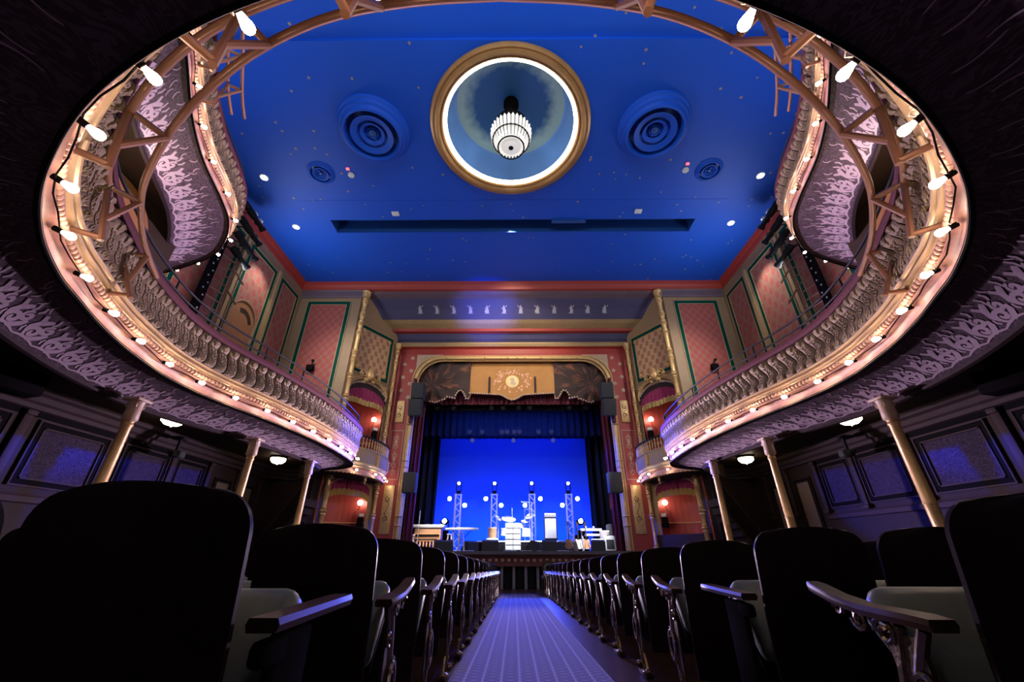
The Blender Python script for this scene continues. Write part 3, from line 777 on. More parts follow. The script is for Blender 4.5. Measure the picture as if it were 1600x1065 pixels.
# ---------------------------------------------------------------- horseshoe balcony and gallery
def resample(pts, step):
    d = [0.0]
    for a, b in zip(pts[:-1], pts[1:]): d.append(d[-1] + (Vector(b) - Vector(a)).length)
    n = max(2, int(round(d[-1] / step))); out = []; j = 0
    for i in range(n + 1):
        t = d[-1] * i / n
        while j < len(d) - 2 and d[j + 1] < t: j += 1
        f = (t - d[j]) / max(1e-9, d[j + 1] - d[j]); out.append(Vector(pts[j]).lerp(Vector(pts[j + 1]), f))
    return out
def panel_mesh(w, hgt):
    # S-section gilt panel: leaf curl at the foot, foliage on the belly, shell at the head
    def sect(v): return 0.03 + .05 * math.exp(-((v - .12) / .15) ** 2) + .075 * math.exp(-((v - .9) / .15) ** 2) + .02 * math.sin(PI * v)
    def sway(v): return .22 * w * math.sin(2 * PI * (v - .1))
    nu, nv = 8, 20; mb = MB(); vs = []; fs = []
    for j in range(nv + 1):
        v = j / nv
        for i in range(nu + 1):
            u = 2 * i / nu - 1; edge = abs(u) > .99
            vs.append((u * .46 * w + sway(v), -(sect(v) + .016 * math.cos(PI * u / 2)) if not edge else -(sect(v) - .022), v * hgt))
    for j in range(nv):
        for i in range(nu):
            a = j * (nu + 1) + i; fs.append((a, a + 1, a + nu + 2, a + nu + 1))
    mb.add(vs, fs)
    def on(u, v, h): return (u * .41 * w + sway(v), -(sect(v) + .012 * math.cos(PI * min(1, abs(u)) / 2) + h), v * hgt)
    for k in range(5):                       # shell lobes
        a = (k - 2) * .42
        mb.tube([on(.75 * math.sin(a) * t, .74 + .24 * t * math.cos(a * .7), .006 + .012 * math.sin(PI * t)) for t in [.1, .4, .7, 1.0]], [.008, .013, .017, .008], 5)
    for q in (-1, 1):                        # curls at the foot and stems up the belly
        mb.tube([on(q * .42 + .36 * a, .13 + .105 * b, .012) for a, b in spiral(0, 0, 1, .2, PI / 2, q * 1.25, 10)], .011, 5)
        mb.tube([on(q * (.15 + .5 * abs(math.sin(t * 4.5))), .27 + .45 * t, .01) for t in [i / 8 for i in range(9)]], .009, 5)
        for t in (.34, .46, .58, .68): mb.sph(on(q * .4, t, .008), .018, 5, 4)
    for t in (.3, .4, .5, .6, .7): mb.sph(on(0, t, .01), .016, 5, 4)
    return mb.v, mb.f
def make_tier(name, label, cat, Bl, Al, Wl, z, ring_from=None, pp=.25, bulb_label='', bulb_n0=0, xlim=1.2, railmin=3.0, zu=.34, bulbs_from=0.0, skip_front=0.0):
    B = catmull(Bl, 12); A = catmull(Al, 12)
    Bf = B + [Vector((-p.x, p.y)) for p in B[::-1][1:]]; Af = A + [Vector((-p.x, p.y)) for p in A[::-1][1:]]
    Wf = [Vector(p) for p in Wl]
    Wc = []
    for i in range(len(Wf) - 1):
        for k in range(12): Wc.append(Wf[i].lerp(Wf[i + 1], k / 12))
    Wc.append(Wf[-1]); Wc = Wc + [Vector((-p.x, p.y)) for p in Wc[::-1][1:]]
    root = thing(name, label, cat, (0, 0.8, z))
    # soffit between lip B and outer edge A with a slight cove; u = arc length, v = across in metres
    mb = MB(); L = [0.0]
    for a, b in zip(Bf[:-1], Bf[1:]): L.append(L[-1] + (b - a).length)
    def soff(i, v):
        p = Bf[i].lerp(Af[i], v); return (p.x, p.y, z - .10 * v + .05 * math.sin(PI * v))
    nv = 8; vs = []; fs = []; uv = []
    for i in range(len(Bf)):
        for k in range(nv + 1): vs.append(soff(i, k / nv))
    for i in range(len(Bf) - 1):
        w = (Af[i] - Bf[i]).length
        for k in range(nv):
            a = i * (nv + 1) + k; fs.append((a, a + 1, a + nv + 2, a + nv + 1))
            uv.append([(L[i], w * k / nv), (L[i], w * (k + 1) / nv), (L[i + 1], w * (k + 1) / nv), (L[i + 1], w * k / nv)])
    mb.add(vs, fs, uv).build('soffit', M['soffit'], root)
    # stencilled scrollwork along the outer half of the soffit
    st = MB(); AL = [0.0]
    for a, b in zip(Af[:-1], Af[1:]): AL.append(AL[-1] + (b - a).length)
    def onsoff(a, b):           # a metres along A, b metres in from A
        a = min(max(a, 0), AL[-1] - 1e-4); lo, hi = 0, len(AL) - 1
        while hi - lo > 1:
            m_ = (lo + hi) // 2
            if AL[m_] <= a: lo = m_
            else: hi = m_
        f = (a - AL[lo]) / max(1e-9, AL[lo + 1] - AL[lo])
        w = ((Af[lo] - Bf[lo]).length * (1 - f) + (Af[lo + 1] - Bf[lo + 1]).length * f) or .1
        v = max(0.0, 1 - b / w)
        p, q = Vector(soff(lo, v)), Vector(soff(lo + 1, v)); r = p.lerp(q, f); return (r.x, r.y, r.z - .004)
    rq = random.Random(4); pitch = .42; n = int(AL[-1] / pitch); wmin = .5
    for k in range(n):
        a0 = k * pitch; i0 = min(range(len(AL)), key=lambda i: abs(AL[i] - a0))
        w = (Af[i0] - Bf[i0]).length
        if w < .55: continue
        if abs(Af[i0].x) < 1.0 and z < 5: continue
        h = min(.78, w * .52); s_ = 1 if k % 2 else -1
        def fr(a, b, a0=a0, h=h): return onsoff(a0 + a * pitch, .07 + b * h)
        W_ = .045
        st.ribbon([(-.5 + .1 * i, .05 + .09 * math.sin(PI * i / 10)) for i in range(11)], W_ / pitch * .8, fr)
        if w > .9:
            for e in range(5):
                x0_, y0_ = rq.uniform(-.5, .5), 1.05 + .2 * e + rq.uniform(-.06, .06); c_ = rq.choice((-1, 1))
                if .07 + (y0_ + .3) * h > w * .93: continue
                st.ribbon([(x0_ + c_ * .16 * math.sin(t * 2.4), y0_ + .3 * t) for t in [i / 6 for i in range(7)]], .05, fr)
        st.ribbon(spiral(.06, .36, .25, .05, -PI / 2, 1.35, 16), .15, fr)
        st.ribbon(spiral(-.22, .62, .20, .04, PI / 2, -1.3, 14), .135, fr)
        st.ribbon([(.28, .3), (.34, .48), (.26, .68), (.1, .84), (.0, .92)], .2, fr)
        st.ribbon([(-.05, .12), (-.2, .2), (-.36, .36), (-.4, .52)], .19, fr)
        st.ribbon([(.12, .72), (.3, .8), (.42, .98)], .15, fr); st.ribbon([(-.3, .84), (-.36, .98), (-.3, 1.12)], .09, fr)
        st.ribbon([(-.08, .78), (-.1, .95), (-.02, 1.12)], .09, fr); st.ribbon([(.4, .2), (.47, .3), (.45, .42)], .08, fr)
    st.build('stencil_border', M['stencil'], root, smooth=False)
    # lips, dark underside out to the walls
    NB = normals(Bf); NA = normals(Af)
    MB().sweep(Bf, NB, [(0.0, z), (-.01, z - .035), (.02, z - .035), (.026, z - .02), (.026, z + .01), (.0, z + .02)]).build('lip', M['black'], root)
    MB().sweep(Bf, NB, [(.026, z - .012), (.031, z - .008), (.026, z - .003)]).build('lip_bead', M['cream'], root)
    MB().sweep(Af, NA, [(.03, z - .105), (.03, z - .15), (-.03, z - .16), (-.05, z - .12)]).build('edge_bead', M['cornice'], root)
    mb = MB()
    for i in range(len(Af) - 1):
        a, b, c, d = Af[i], Af[i + 1], Wc[i + 1], Wc[i]
        mb.quad((a.x, a.y, z - .12), (b.x, b.y, z - .12), (b.x, b.y, z + zu), (a.x, a.y, z + zu))
        mb.quad((a.x, a.y, z + zu), (b.x, b.y, z + zu), (c.x, c.y, z + zu), (d.x, d.y, z + zu))
    mb.build('underside', M['darkbrown'], root, smooth=False)
    mb = MB()      # seating deck above, closes the tier
    for i in range(len(Bf) - 1):
        a, b, c, d = Bf[i], Bf[i + 1], Wc[i + 1], Wc[i]
        mb.quad((a.x, a.y, z + .55), (d.x, d.y, z + .55), (c.x, c.y, z + .55), (b.x, b.y, z + .55))
    mb.build('deck', M['darkbrown'], root, smooth=False)
    # fascia: pink lamp trough, beads, gilt mouldings
    MB().sweep(Bf, NB, [(.02, z + .012), (-.04, z + .03), (-.06, z + .09), (-.04, z + .17), (.0, z + .2), (.03, z + .205), (.03, z + .225), (.0, z + .23)]).build('lamp_trough', M['pink'], root)
    MB().sweep(Bf, NB, [(.0, z + .23), (-.02, z + .25), (-.02, z + .32), (.03, z + .335), (.04, z + .35), (.03, z + .365), (.06, z + .37), (.075, z + .39), (.06, z + .41), (.03, z + .415), (.045, z + .43), (.09, z + .44), (.1, z + .455), (.09, z + .47), (.0, z + .48)]).build('moulding', M['mould'], root)
    rs = resample(Bf, .085); RN = normals(rs); mb = MB()
    for p, nn_ in zip(rs, RN): mb.sph((p.x + nn_[0] * .02, p.y + nn_[1] * .02, z + .282), .045, 8, 6)
    mb.build('bead_row', M['bead'], root)
    MB().sweep(Bf, NB, [(.0, z + .48), (-.03, z + .5), (-.03, z + 1.02), (0, z + 1.03)]).build('backing', M['black'], root)
    MB().sweep(Bf, NB, [(.02, z + 1.01), (.11, z + 1.02), (.14, z + 1.07), (.13, z + 1.13), (.08, z + 1.17), (-.12, z + 1.17), (-.16, z + 1.1)]).build('cushion_rail', M['velvet'], root)
    # balustrade panels, nearest hundred as parts of their own
    ps = resample(Bf, pp); PN = normals(ps); vs, fs = panel_mesh(pp, .53)
    proto = None; far = MB()
    idx = [i for i in range(len(ps)) if abs(ps[i].x) > xlim]
    idx.sort(key=lambda i: (ps[i].x - .1) ** 2 + ps[i].y ** 2)
    for q, i in enumerate(idx):
        p, nn_ = ps[i], PN[i]; ang = math.atan2(nn_[1], nn_[0]) + PI / 2
        if q < 100:
            if proto is None:
                proto = MB().add(vs, fs).build('balustrade_panel', M['bronze'], root, local=True); o = proto
            else:
                o = proto.copy(); C.objects.link(o)
            o.location = Vector((p.x, p.y, z + .48)) - root.location; o.rotation_euler = (0, 0, ang)
        else:
            R_ = RZ(ang); far.add([R_ @ Vector(v) + Vector((p.x, p.y, z + .48)) for v in vs], fs)
    if far.v: tag(far.build('balustrade_panels', M['bronze'], root), kind='stuff')
    # black safety rails on short posts
    keep = [i for i in range(len(Bf)) if Bf[i].y > railmin]
    half = [[i for i in keep if i < len(Bf) // 2], [i for i in keep if i > len(Bf) // 2]]
    for hh in half:
        P = [Vector((Bf[i].x - NB[i][0] * .05, Bf[i].y - NB[i][1] * .05)) for i in hh]
        mb = MB()
        for dz in (1.33, 1.52): mb.tube([(p.x, p.y, z + dz) for p in P], .02, 8)
        for p in resample(P, 1.25): mb.tube([(p.x, p.y, z + 1.16), (p.x, p.y, z + 1.52)], .018, 6)
        mb.build('safety_rail', M['rail'], root)
    # cable run with ties inside the trough
    cs = resample(Bf, .28); CN = normals(cs); mb = MB()
    mb.tube([(p.x + n_[0] * (.05 + .02 * math.sin(i * 1.7)), p.y + n_[1] * (.05 + .02 * math.sin(i * 1.7)), z + .16 + .015 * math.sin(i * .9)) for i, (p, n_) in enumerate(zip(cs, CN))], .007, 5)
    mb.build('cable', M['black'], root)
    return root, Bf, NB
ORD = ['first', 'second', 'third', 'fourth', 'fifth', 'sixth', 'seventh', 'eighth', 'ninth', 'tenth', 'eleventh', 'twelfth', 'thirteenth', 'fourteenth', 'fifteenth', 'sixteenth', 'seventeenth', 'eighteenth', 'nineteenth', 'twentieth', 'twenty-first', 'twenty-second', 'twenty-third']
def bulb_proto():
    t = thing('light_bulb', 'x', 'light bulb', (0, 0, 0))
    MB().lathe([(.02, -.02), (.026, -.015), (.026, .045), (.02, .05)], (0, 0, 0), 10).build('socket', M['black'], t)
    MB().lathe([(.0, .04), (.016, .041), (.018, .055), (.026, .08), (.034, .105), (.036, .122), (.03, .142), (.016, .154), (0, .157)], (0, 0, 0), 12).build('glass', M['bulb'], t)
    mb = MB(); mb.tube([(.02, 0, -.01), (.06, .02, -.03), (.09, .04, .02), (.06, .03, .05), (.03, .01, .03)], .005, 5); mb.build('lead_wire', M['cream'], t)
    return t
BULB = bulb_proto(); BULB_USED = [False]
def put_bulb(p, d, label, group):
    q = Vector(d).to_track_quat('Z', 'Y').to_euler()
    if not BULB_USED[0]:
        BULB_USED[0] = True; o = BULB; o.location = p; o.rotation_euler = q; o['label'] = label; o['group'] = group; return o
    return dup(BULB, p, label, group, q)

BALB = [(-7.8, 15.6), (-7.1, 14.85), (-6.5, 14.35), (-5.9, 14.12), (-5.45, 13.8), (-5.15, 13.25), (-5.05, 12.5), (-5.0, 11.4), (-5.04, 10.2), (-5.15, 9.2), (-5.32, 8.2), (-5.5, 7.4), (-5.6, 6.7), (-5.58, 5.9), (-5.37, 5.0), (-5.13, 4.34), (-4.82, 3.7), (-4.58, 3.25), (-4.14, 2.67), (-3.54, 2.11), (-2.76, 1.58), (-2.06, 1.24), (-1.35, 1.0), (-.7, .87), (0, .82)]
BALA = [(-8.0, 15.5), (-7.3, 14.7), (-6.75, 14.1), (-6.5, 13.85), (-6.35, 13.55), (-6.25, 13.1), (-6.18, 12.55), (-6.3, 11.4), (-6.42, 10.3), (-6.52, 9.5), (-6.72, 8.8), (-6.95, 7.95), (-7.03, 7.2), (-6.95, 6.4), (-6.75, 5.5), (-6.5, 4.8), (-6.25, 4.25), (-6.0, 3.75), (-5.6, 2.9), (-4.9, 1.4), (-3.7, .1), (-2.7, -.5), (-1.7, -.9), (-.85, -1.1), (0, -1.15)]
BALW = [(-7.9, 17.2), (-8.4, 16.6), (-9, 16.6), (-9.5, 16.6), (-9.5, 15.2), (-9.5, 14.2), (-9.5, 13.0), (-9.5, 12)] + [(-9.5, BALA[i][1]) for i in range(8, 18)] + [(-9.5, 2.4), (-9.5, -1), (-9.5, -6), (-6.5, -6), (-4, -6), (-2, -6), (0, -6)]
bal, BF, BN = make_tier('balcony', 'horseshoe balcony with gilt panels and a row of bare bulbs', 'balcony', BALB, BALA, BALW, 3.8, pp=.25, xlim=1.0, railmin=2.2)
GALB = [(-11, 10.0), (-10.35, 9.8), (-8.86, 9.2), (-8.03, 8.53), (-7.45, 7.79), (-7.15, 7.04), (-6.83, 5.94), (-6.35, 4.92), (-5.62, 3.76), (-5.0, 2.7), (-4.1, 1.7), (-2.5, .7), (0, .3)]
GALA = [(-11, 9.5), (-10.6, 9.3), (-10.0, 8.95), (-9.5, 8.45), (-9.0, 7.85), (-8.55, 7.15), (-8.15, 6.25), (-7.75, 5.4), (-7.1, 4.3), (-6.3, 3.0), (-5.2, 1.2), (-3, -.6), (0, -1)]
GALW = [(-11, 9.4), (-11, 9.2), (-11, 8.9), (-11, 8.4), (-11, 7.8), (-11, 7.1), (-11, 6.2), (-11, 5.3), (-11, 3.9), (-11, 1), (-11, -6), (-5, -6), (0, -6)]
gal, GF, GN = make_tier('upper_gallery', 'upper gallery with bulbs curving out under the blue ceiling', 'balcony', GALB, GALA, GALW, 9.0, pp=.27, xlim=4.0, railmin=2.0, zu=.5)

def bulb_row(F, N_, z, z0off, spacing, ystart, ymin, where, group):
    # from the stage end back along the left lip, then mirrored
    L = [0.0]
    for a, b in zip(F[:-1], F[1:]): L.append(L[-1] + (b - a).length)
    half = L[-1] / 2
    s = next(L[i] for i in range(len(F)) if F[i].y <= ystart and F[i].x > -7.0 or (i and F[i].x > -10.6 and where == 'gallery'))
    k = 0
    while s < half - .2:
        i = max(j for j in range(len(L)) if L[j] <= s); f = (s - L[i]) / (L[i + 1] - L[i])
        p = F[i].lerp(F[i + 1], f); n_ = Vector(N_[i]); 
        if p.y > ymin:
            for sx in (-1, 1):
                x = -sx * p.x; nx = -sx * n_.x
                put_bulb((x + nx * .03, p.y + n_.y * .03, z + z0off), (nx, n_.y, -.25), '%s bare bulb from the stage end along the %s lip of the %s' % (ORD[k], SIDE[sx], where), group)
        s += spacing; k += 1
bulb_row(BF, BN, 3.8, .16, .83, 13.9, .86, 'balcony', 'bare bulbs along the balcony lip')
bulb_row(GF, GN, 9.0, .16, .95, 99, 2.4, 'gallery', 'bare bulbs along the gallery lip')

# parapet of each box, hung out in front of the angled wall
for sx in (-1, 1):
    sd = SIDE[sx]
    Q = catmull(mir([(-7.2, 15.9), (-6.65, 16.2), (-6.2, 16.9), (-5.92, 17.8), (-5.86, 18.7), (-5.95, 19.35), (-6.2, 19.85)], -sx) if sx > 0 else [(-7.2, 15.9), (-6.65, 16.2), (-6.2, 16.9), (-5.92, 17.8), (-5.86, 18.7), (-5.95, 19.35), (-6.2, 19.85)], 8)
    if sx > 0: Q = [Vector((abs(p.x), p.y)) for p in Q]
    NQ = [(n_[0] * (1 if sx > 0 else -1), n_[1] * (1 if sx > 0 else -1)) for n_ in normals(Q)]
    t = thing('box_parapet', 'bowed gilt parapet with balusters and bulbs in front of the %s box' % sd, 'parapet', (sx * 6.2, 18.0, 4.1), 'parapets of the stage boxes')
    z = 4.05
    MB().sweep(Q, NQ, [(-.25, z), (.02, z - .02), (.03, z + .06), (-.05, z + .08), (-.06, z + .22), (.0, z + .26)]).build('lamp_trough', M['pink'], t)
    MB().sweep(Q, NQ, [(.0, z + .26), (.04, z + .3), (.0, z + .34), (.06, z + .4), (.08, z + .45), (.03, z + .48)]).build('moulding', M['cream'], t)
    MB().sweep(Q, NQ, [(.03, z + .48), (.05, z + .6), (.0, z + .85), (.04, z + .98), (.08, z + 1.0), (.08, z + 1.04), (.0, z + 1.05)]).build('front_panel', M['gold_dull'], t)
    for i in (8, 24, 40):
        p = Q[min(i, len(Q) - 1)]; n_ = NQ[min(i, len(Q) - 1)]; MB().bbox((p.x + n_[0] * .05, p.y + n_[1] * .05, z + .73), (.14, .14, .5), .03).build('stile', M['gold'], t)
    pb = None
    for p, n_ in zip(resample(Q, .19), normals(resample(Q, .19))):
        if pb is None:
            pb = MB().lathe([(.035, 0), (.035, .04), (.02, .06), (.04, .16), (.03, .26), (.018, .36), (.035, .41), (.035, .45)], (0, 0, 0), 8).build('baluster', M['gold'], t, local=True); o = pb
        else: o = pb.copy(); C.objects.link(o)
        o.location = Vector((p.x, p.y, z + 1.05)) - t.location
    MB().sweep(Q, NQ, [(-.06, z + 1.5), (.06, z + 1.5), (.07, z + 1.56), (-.07, z + 1.56), (-.06, z + 1.5)]).build('hand_rail', M['rail'], t)
    fr = box_frame(sx); mb = MB(); m_ = len(Q)
    for i in range(m_ - 1):
        u0, u1 = i / (m_ - 1), (i + 1) / (m_ - 1); a, b = fr(-.6 + 3.4 * u0, z), fr(-.6 + 3.4 * u1, z)
        mb.add([(Q[i].x, Q[i].y, z + .01), (Q[i + 1].x, Q[i + 1].y, z + .01), b, a], [(0, 1, 2, 3)])
        mb.add([(Q[i].x, Q[i].y, z + .55), (Q[i + 1].x, Q[i + 1].y, z + .55), (b[0], b[1], z + .55), (a[0], a[1], z + .55)], [(0, 1, 2, 3)])
    mb.build('underside', M['darkbrown'], t, smooth=False)
    p = Q[20]
    MB().lathe([(0, -.34), (.03, -.3), (.02, -.24), (.07, -.16), (.05, -.08), (.1, 0)], (p.x + sx * .12, p.y + .1, z), 10).build('pendant', M['gold'], t)
    mb = MB()
    for q in resample(Q, .16): mb.sph((q.x, q.y, z - .01), .04, 6, 4)
    mb.build('bead_row', M['gold'], t)
    for k, i in enumerate((13, 23, 32, 42)):
        p = Q[i]; n_ = NQ[i]
        put_bulb((p.x + n_[0] * .02, p.y + n_[1] * .02, z + .14), (n_[0], n_[1], -.2), '%s bare bulb towards the stage under the parapet of the %s box' % (ORD[k], sd), 'bare bulbs under the box parapets')

# ---------------------------------------------------------------- copper lighting-pipe truss round the back of the horseshoe
def ring_truss(name, label, O, I, z, fz, brk, root_loc, end=None):
    t = thing(name, label, 'pipe truss', root_loc)
    o = catmull(O, 8); i_ = catmull(I, 8)
    of = o + [Vector((-p.x, p.y)) for p in o[::-1][1:]]; jf = i_ + [Vector((-p.x, p.y)) for p in i_[::-1][1:]]
    MB().tube([(p.x, p.y, z) for p in of], .033, 10).build('outer_pipe', M['pipe'], t)
    MB().tube([(p.x, p.y, z + .02) for p in jf], .033, 10).build('inner_pipe', M['pipe'], t)
    for bx, by, nx, ny in brk:
        for sx in (-1, 1):
            x, nx_ = -sx * bx, -sx * nx
            l = math.hypot(nx_, ny); nx_, ny_ = nx_ / l, ny / l
            P0 = Vector((x, by, fz)); P1 = Vector((x + nx_ * .24, by + ny_ * .24, fz + .0))
            near = lambda F: min(F, key=lambda p: (p.x - P1.x) ** 2 + (p.y - P1.y) ** 2)
            a, b = near(of), near(jf); a = Vector((a.x, a.y, z)); b = Vector((b.x, b.y, z))
            mb = MB(); r = .03
            mb.tube([P0, P1], r, 8); mb.tube([P1 - Vector((0, 0, .03)), a], r, 8); mb.tube([P1.lerp(a, .35), b], r, 8); mb.tube([a, b], r, 8)
            mb.build('bracket', M['pipe'], t)
    return t
TO = [(-5.2, 4.32), (-4.82, 3.7), (-4.42, 3.18), (-3.97, 2.68), (-3.45, 2.26), (-2.9, 1.9), (-2.3, 1.6), (-1.65, 1.38), (-.9, 1.24), (0, 1.18)]
TI = [(-5.05, 4.62), (-4.68, 3.97), (-4.34, 3.5), (-3.95, 3.05), (-3.5, 2.66), (-3.0, 2.29), (-2.45, 1.96), (-1.87, 1.68), (-1.25, 1.48), (-.62, 1.39), (0, 1.36)]
ring_truss('pipe_truss', 'copper painted pipe truss on brackets round the rear balcony lip', TO, TI, 4.75, 4.14,
           [(-.95, .95, .2, 1), (-2.0, 1.25, .5, .85), (-3.46, 2.08, .72, .7), (-4.35, 2.98, .8, .58), (-4.98, 4.1, .95, .3)], (0, 1.0, 4.75))
GO = [(-6.3, 5.55), (-6.02, 5.0), (-5.55, 4.25), (-5.0, 3.35), (-4.4, 2.4), (-3.2, 1.5), (-1.5, .9), (0, .75)]
GI = [(p[0] + .22, p[1] + .12) for p in GO[:-1]] + [(0, .95)]
ring_truss('pipe_truss', 'copper painted pipe truss on brackets along the upper gallery lip', GO, GI, 10.05, 9.36,
           [(-6.28, 4.82, .9, -.3 + .6), (-5.85, 4.15, .88, .4), (-5.3, 3.2, .85, .45)], (0, .9, 10.0))

# ---------------------------------------------------------------- dome ring, dome and chandelier
t = thing('ceiling_dome', 'gilt ringed round dome painted with clouds in the blue ceiling', 'dome', (DC[0], DC[1], CZ))
c = (DC[0], DC[1], 0)
MB().lathe([(2.62, CZ + .02), (2.67, CZ - .02), (2.65, CZ - .08), (2.58, CZ - .12), (2.53, CZ - .1), (2.51, CZ - .16), (2.44, CZ - .19), (2.38, CZ - .15), (2.34, CZ - .08), (2.3, CZ - .09), (2.26, CZ - .06), (2.24, CZ + .0)], c, 72, cap=False).build('gilt_ring', M['ringgold'], t)
MB().lathe([(2.24, CZ + .0), (2.19, CZ - .02), (2.13, CZ + .02), (2.12, CZ + .1)], c, 72, cap=False).build('light_cove', M['cove'], t)
MB().lathe([(2.12, CZ + .1), (2.08, CZ + .35), (2.0, CZ + .8), (1.93, CZ + 1.15), (1.86, CZ + 1.2)], c, 72, cap=False).build('dome_wall', M['domewall'], t)
mb = MB(); vs = [(DC[0], DC[1], CZ + 1.45)]; uv = [(0, 0)]
for j in range(1, 9):
    for k in range(64):
        a = 2 * PI * k / 64; r = 1.92 * j / 8
        vs.append((DC[0] + r * math.cos(a), DC[1] + r * math.sin(a), CZ + 1.45 - .27 * (j / 8) ** 2)); uv.append((r * math.cos(a), r * math.sin(a)))
fs = [(0, 1 + (k + 1) % 64, 1 + k) for k in range(64)] + [(1 + j * 64 + k, 1 + j * 64 + (k + 1) % 64, 65 + j * 64 + (k + 1) % 64, 65 + j * 64 + k) for j in range(7) for k in range(64)]
mb.add(vs, fs, [[uv[i] for i in f] for f in fs]).build('painted_sky', M['clouds'], t)
mb = MB(); rnd = random.Random(3)
for k in range(15):
    a = 2 * PI * k / 15 + .1; z = CZ + .25 + .5 * rnd.random(); r = 2.12 - (z - CZ - .3) * .22
    Q = Vector((-math.cos(a), -math.sin(a), 0)).to_track_quat('Z', 'Y').to_matrix().to_4x4()
    v = []
    for i in range(10):
        q = .085 if i % 2 == 0 else .035; v.append(Q @ Vector((q * math.cos(PI * i / 5), q * math.sin(PI * i / 5), .015)) + Vector((DC[0] + r * math.cos(a), DC[1] + r * math.sin(a), z)))
    mb.add(v, [tuple(range(10))])
mb.build('painted_star', M['star'], t, smooth=False)

hx, hy, hz = 0.02, 8.5, 13.2
t = thing('chandelier', 'drum chandelier of lit crystal prisms hanging under the dome', 'chandelier', (hx, hy, hz + 1.8))
MB().lathe([(.26, hz + 2.03), (.27, hz + 1.86), (.22, hz + 1.8), (.2, hz + 1.2), (.24, hz + 1.14), (.1, hz + 1.1), (.08, hz + .8)], (hx, hy, 0), 20).build('stem', M['black'], t)
MB().lathe([(.08, hz + 1.06), (.36, hz + 1.02), (.52, hz + .86), (.55, hz + .66), (.5, hz + .5), (.3, hz + .46)], (hx, hy, 0), 32).build('canopy_bowl', M['black'], t)
for r0, r1, za, zb, n in ((.66, .61, .40, .02, 30), (.57, .45, .12, -.22, 26), (.40, .37, .0, -.30, 22)):
    mb = MB()
    for k in range(n):
        a = 2 * PI * k / n; w = PI / n * .8
        def q(r, z, d): return (hx + r * math.cos(a + d), hy + r * math.sin(a + d), hz + z)
        tip = .08
        vs = [q(r0 - .02, za, -w), q(r0 - .02, za, w), q(r0 + .03, za, 0), q(r1 - .02, zb, -w), q(r1 - .02, zb, w), q(r1 + .03, zb, 0), q((r0 + .01), za + tip, 0), q(r1, zb - tip, 0)]
        mb.add(vs, [(0, 2, 5, 3), (2, 1, 4, 5), (1, 0, 3, 4), (0, 1, 6), (1, 2, 6), (2, 0, 6), (3, 5, 7), (5, 4, 7), (4, 3, 7)])
    mb.build('crystal_tier', M['crystal'], t, smooth=False)
mb = MB()
for r, z in ((.42, -.36), (.63, .45), (.60, -.02)): mb.tube([(hx + r * math.cos(2 * PI * k / 36), hy + r * math.sin(2 * PI * k / 36), hz + z) for k in range(36)], .026, 6, closed=True)
mb.build('hoop', M['blackmetal'], t)
mb = MB().lathe([(.38, hz - .22), (.33, hz - .3), (.2, hz - .36), (.0, hz - .38)], (hx, hy, 0), 24)
mb.build('glass_bowl', M['crystal'], t)
MB().lathe([(.0, hz - .46), (.05, hz - .42), (.03, hz - .39), (.09, hz - .37)], (hx, hy, 0), 10).build('finial', M['blackmetal'], t)

# ---------------------------------------------------------------- vents, downlights, detectors on the ceiling
def vent(x, y, r, label, grp, depth):
    t = thing('ceiling_vent', label, 'air vent', (x, y, CZ), grp)
    z = CZ
    MB().lathe([(r, z + .0), (r * .98, z - .05 * depth), (r * .93, z - .07 * depth), (r * .9, z - .13 * depth), (r * .84, z - .15 * depth), (r * .8, z - .22 * depth), (r * .74, z - .24 * depth), (r * .7, z - .15 * depth), (r * .69, z - .05)], (x, y, 0), 48, cap=False).build('outer_ring', M['ceil'], t)
    for k, q in enumerate((.52, .30, .14)):
        zz = z - (.2 - .04 * k) * depth
        MB().lathe([(r * q * .6, zz + .14 * depth), (r * q * .85, zz + .06 * depth), (r * q * 1.12, zz), (r * q * 1.1, zz - .015), (r * q * .8, zz + .04 * depth)], (x, y, 0), 40, cap=False).build('cone_ring', M['ceil'], t)
    MB().lathe([(0, z - .14 * depth), (r * .1, z - .13 * depth), (r * .09, z)], (x, y, 0), 16).build('core', M['ceil_dark'], t)
    MB().lathe([(r * .7, z - .008), (0, z - .008)], (x, y, 0), 40, cap=False).build('throat_shade', M['ceil_dark'], t)  # dark disc: the shade inside the vent put into its colour
vent(-4.6, 8.5, 1.2, 'large round blue air vent left of the dome', 'large round vents', 1.6); vent(4.78, 8.45, 1.2, 'large round blue air vent right of the dome', 'large round vents', 1.6)
vent(-7.1, 10.2, .5, 'small round blue air vent at the left of the ceiling', 'small round vents', .5); vent(7.35, 10.15, .5, 'small round blue air vent at the right of the ceiling', 'small round vents', .5)
for x, y, lb in ((-9.35, 10.4, 'rear left'), (-9.4, 13.0, 'front left'), (9.41, 10.42, 'rear right'), (9.47, 12.87, 'front right')):
    t = thing('ceiling_downlight', 'bright %s downlight of the four in the blue ceiling' % lb, 'downlight', (x, y, CZ), 'downlights in the blue ceiling')
    MB().lathe([(.16, CZ), (.16, CZ - .02), (.12, CZ - .025)], (x, y, 0), 20, cap=False).build('rim', M['white'], t); MB().lathe([(.12, CZ - .02), (.06, CZ - .04), (0, CZ - .045)], (x, y, 0), 16).build('lens', M['downlight'], t)
for x, y, s_ in ((-6.0, 10.3, 'left'), (6.48, 10.15, 'right')):
    t = thing('smoke_detector', 'round white smoke detector with red beacon on %s ceiling' % s_, 'smoke detector', (x, y, CZ), 'detectors on the ceiling')
    MB().lathe([(.12, CZ), (.12, CZ - .05), (.07, CZ - .08), (0, CZ - .085)], (x, y, 0), 16).build('body', M['white'], t); MB().bbox((x - .03, y - .28, CZ - .03), (.12, .1, .06), .015).build('beacon', M['redlight'], t)
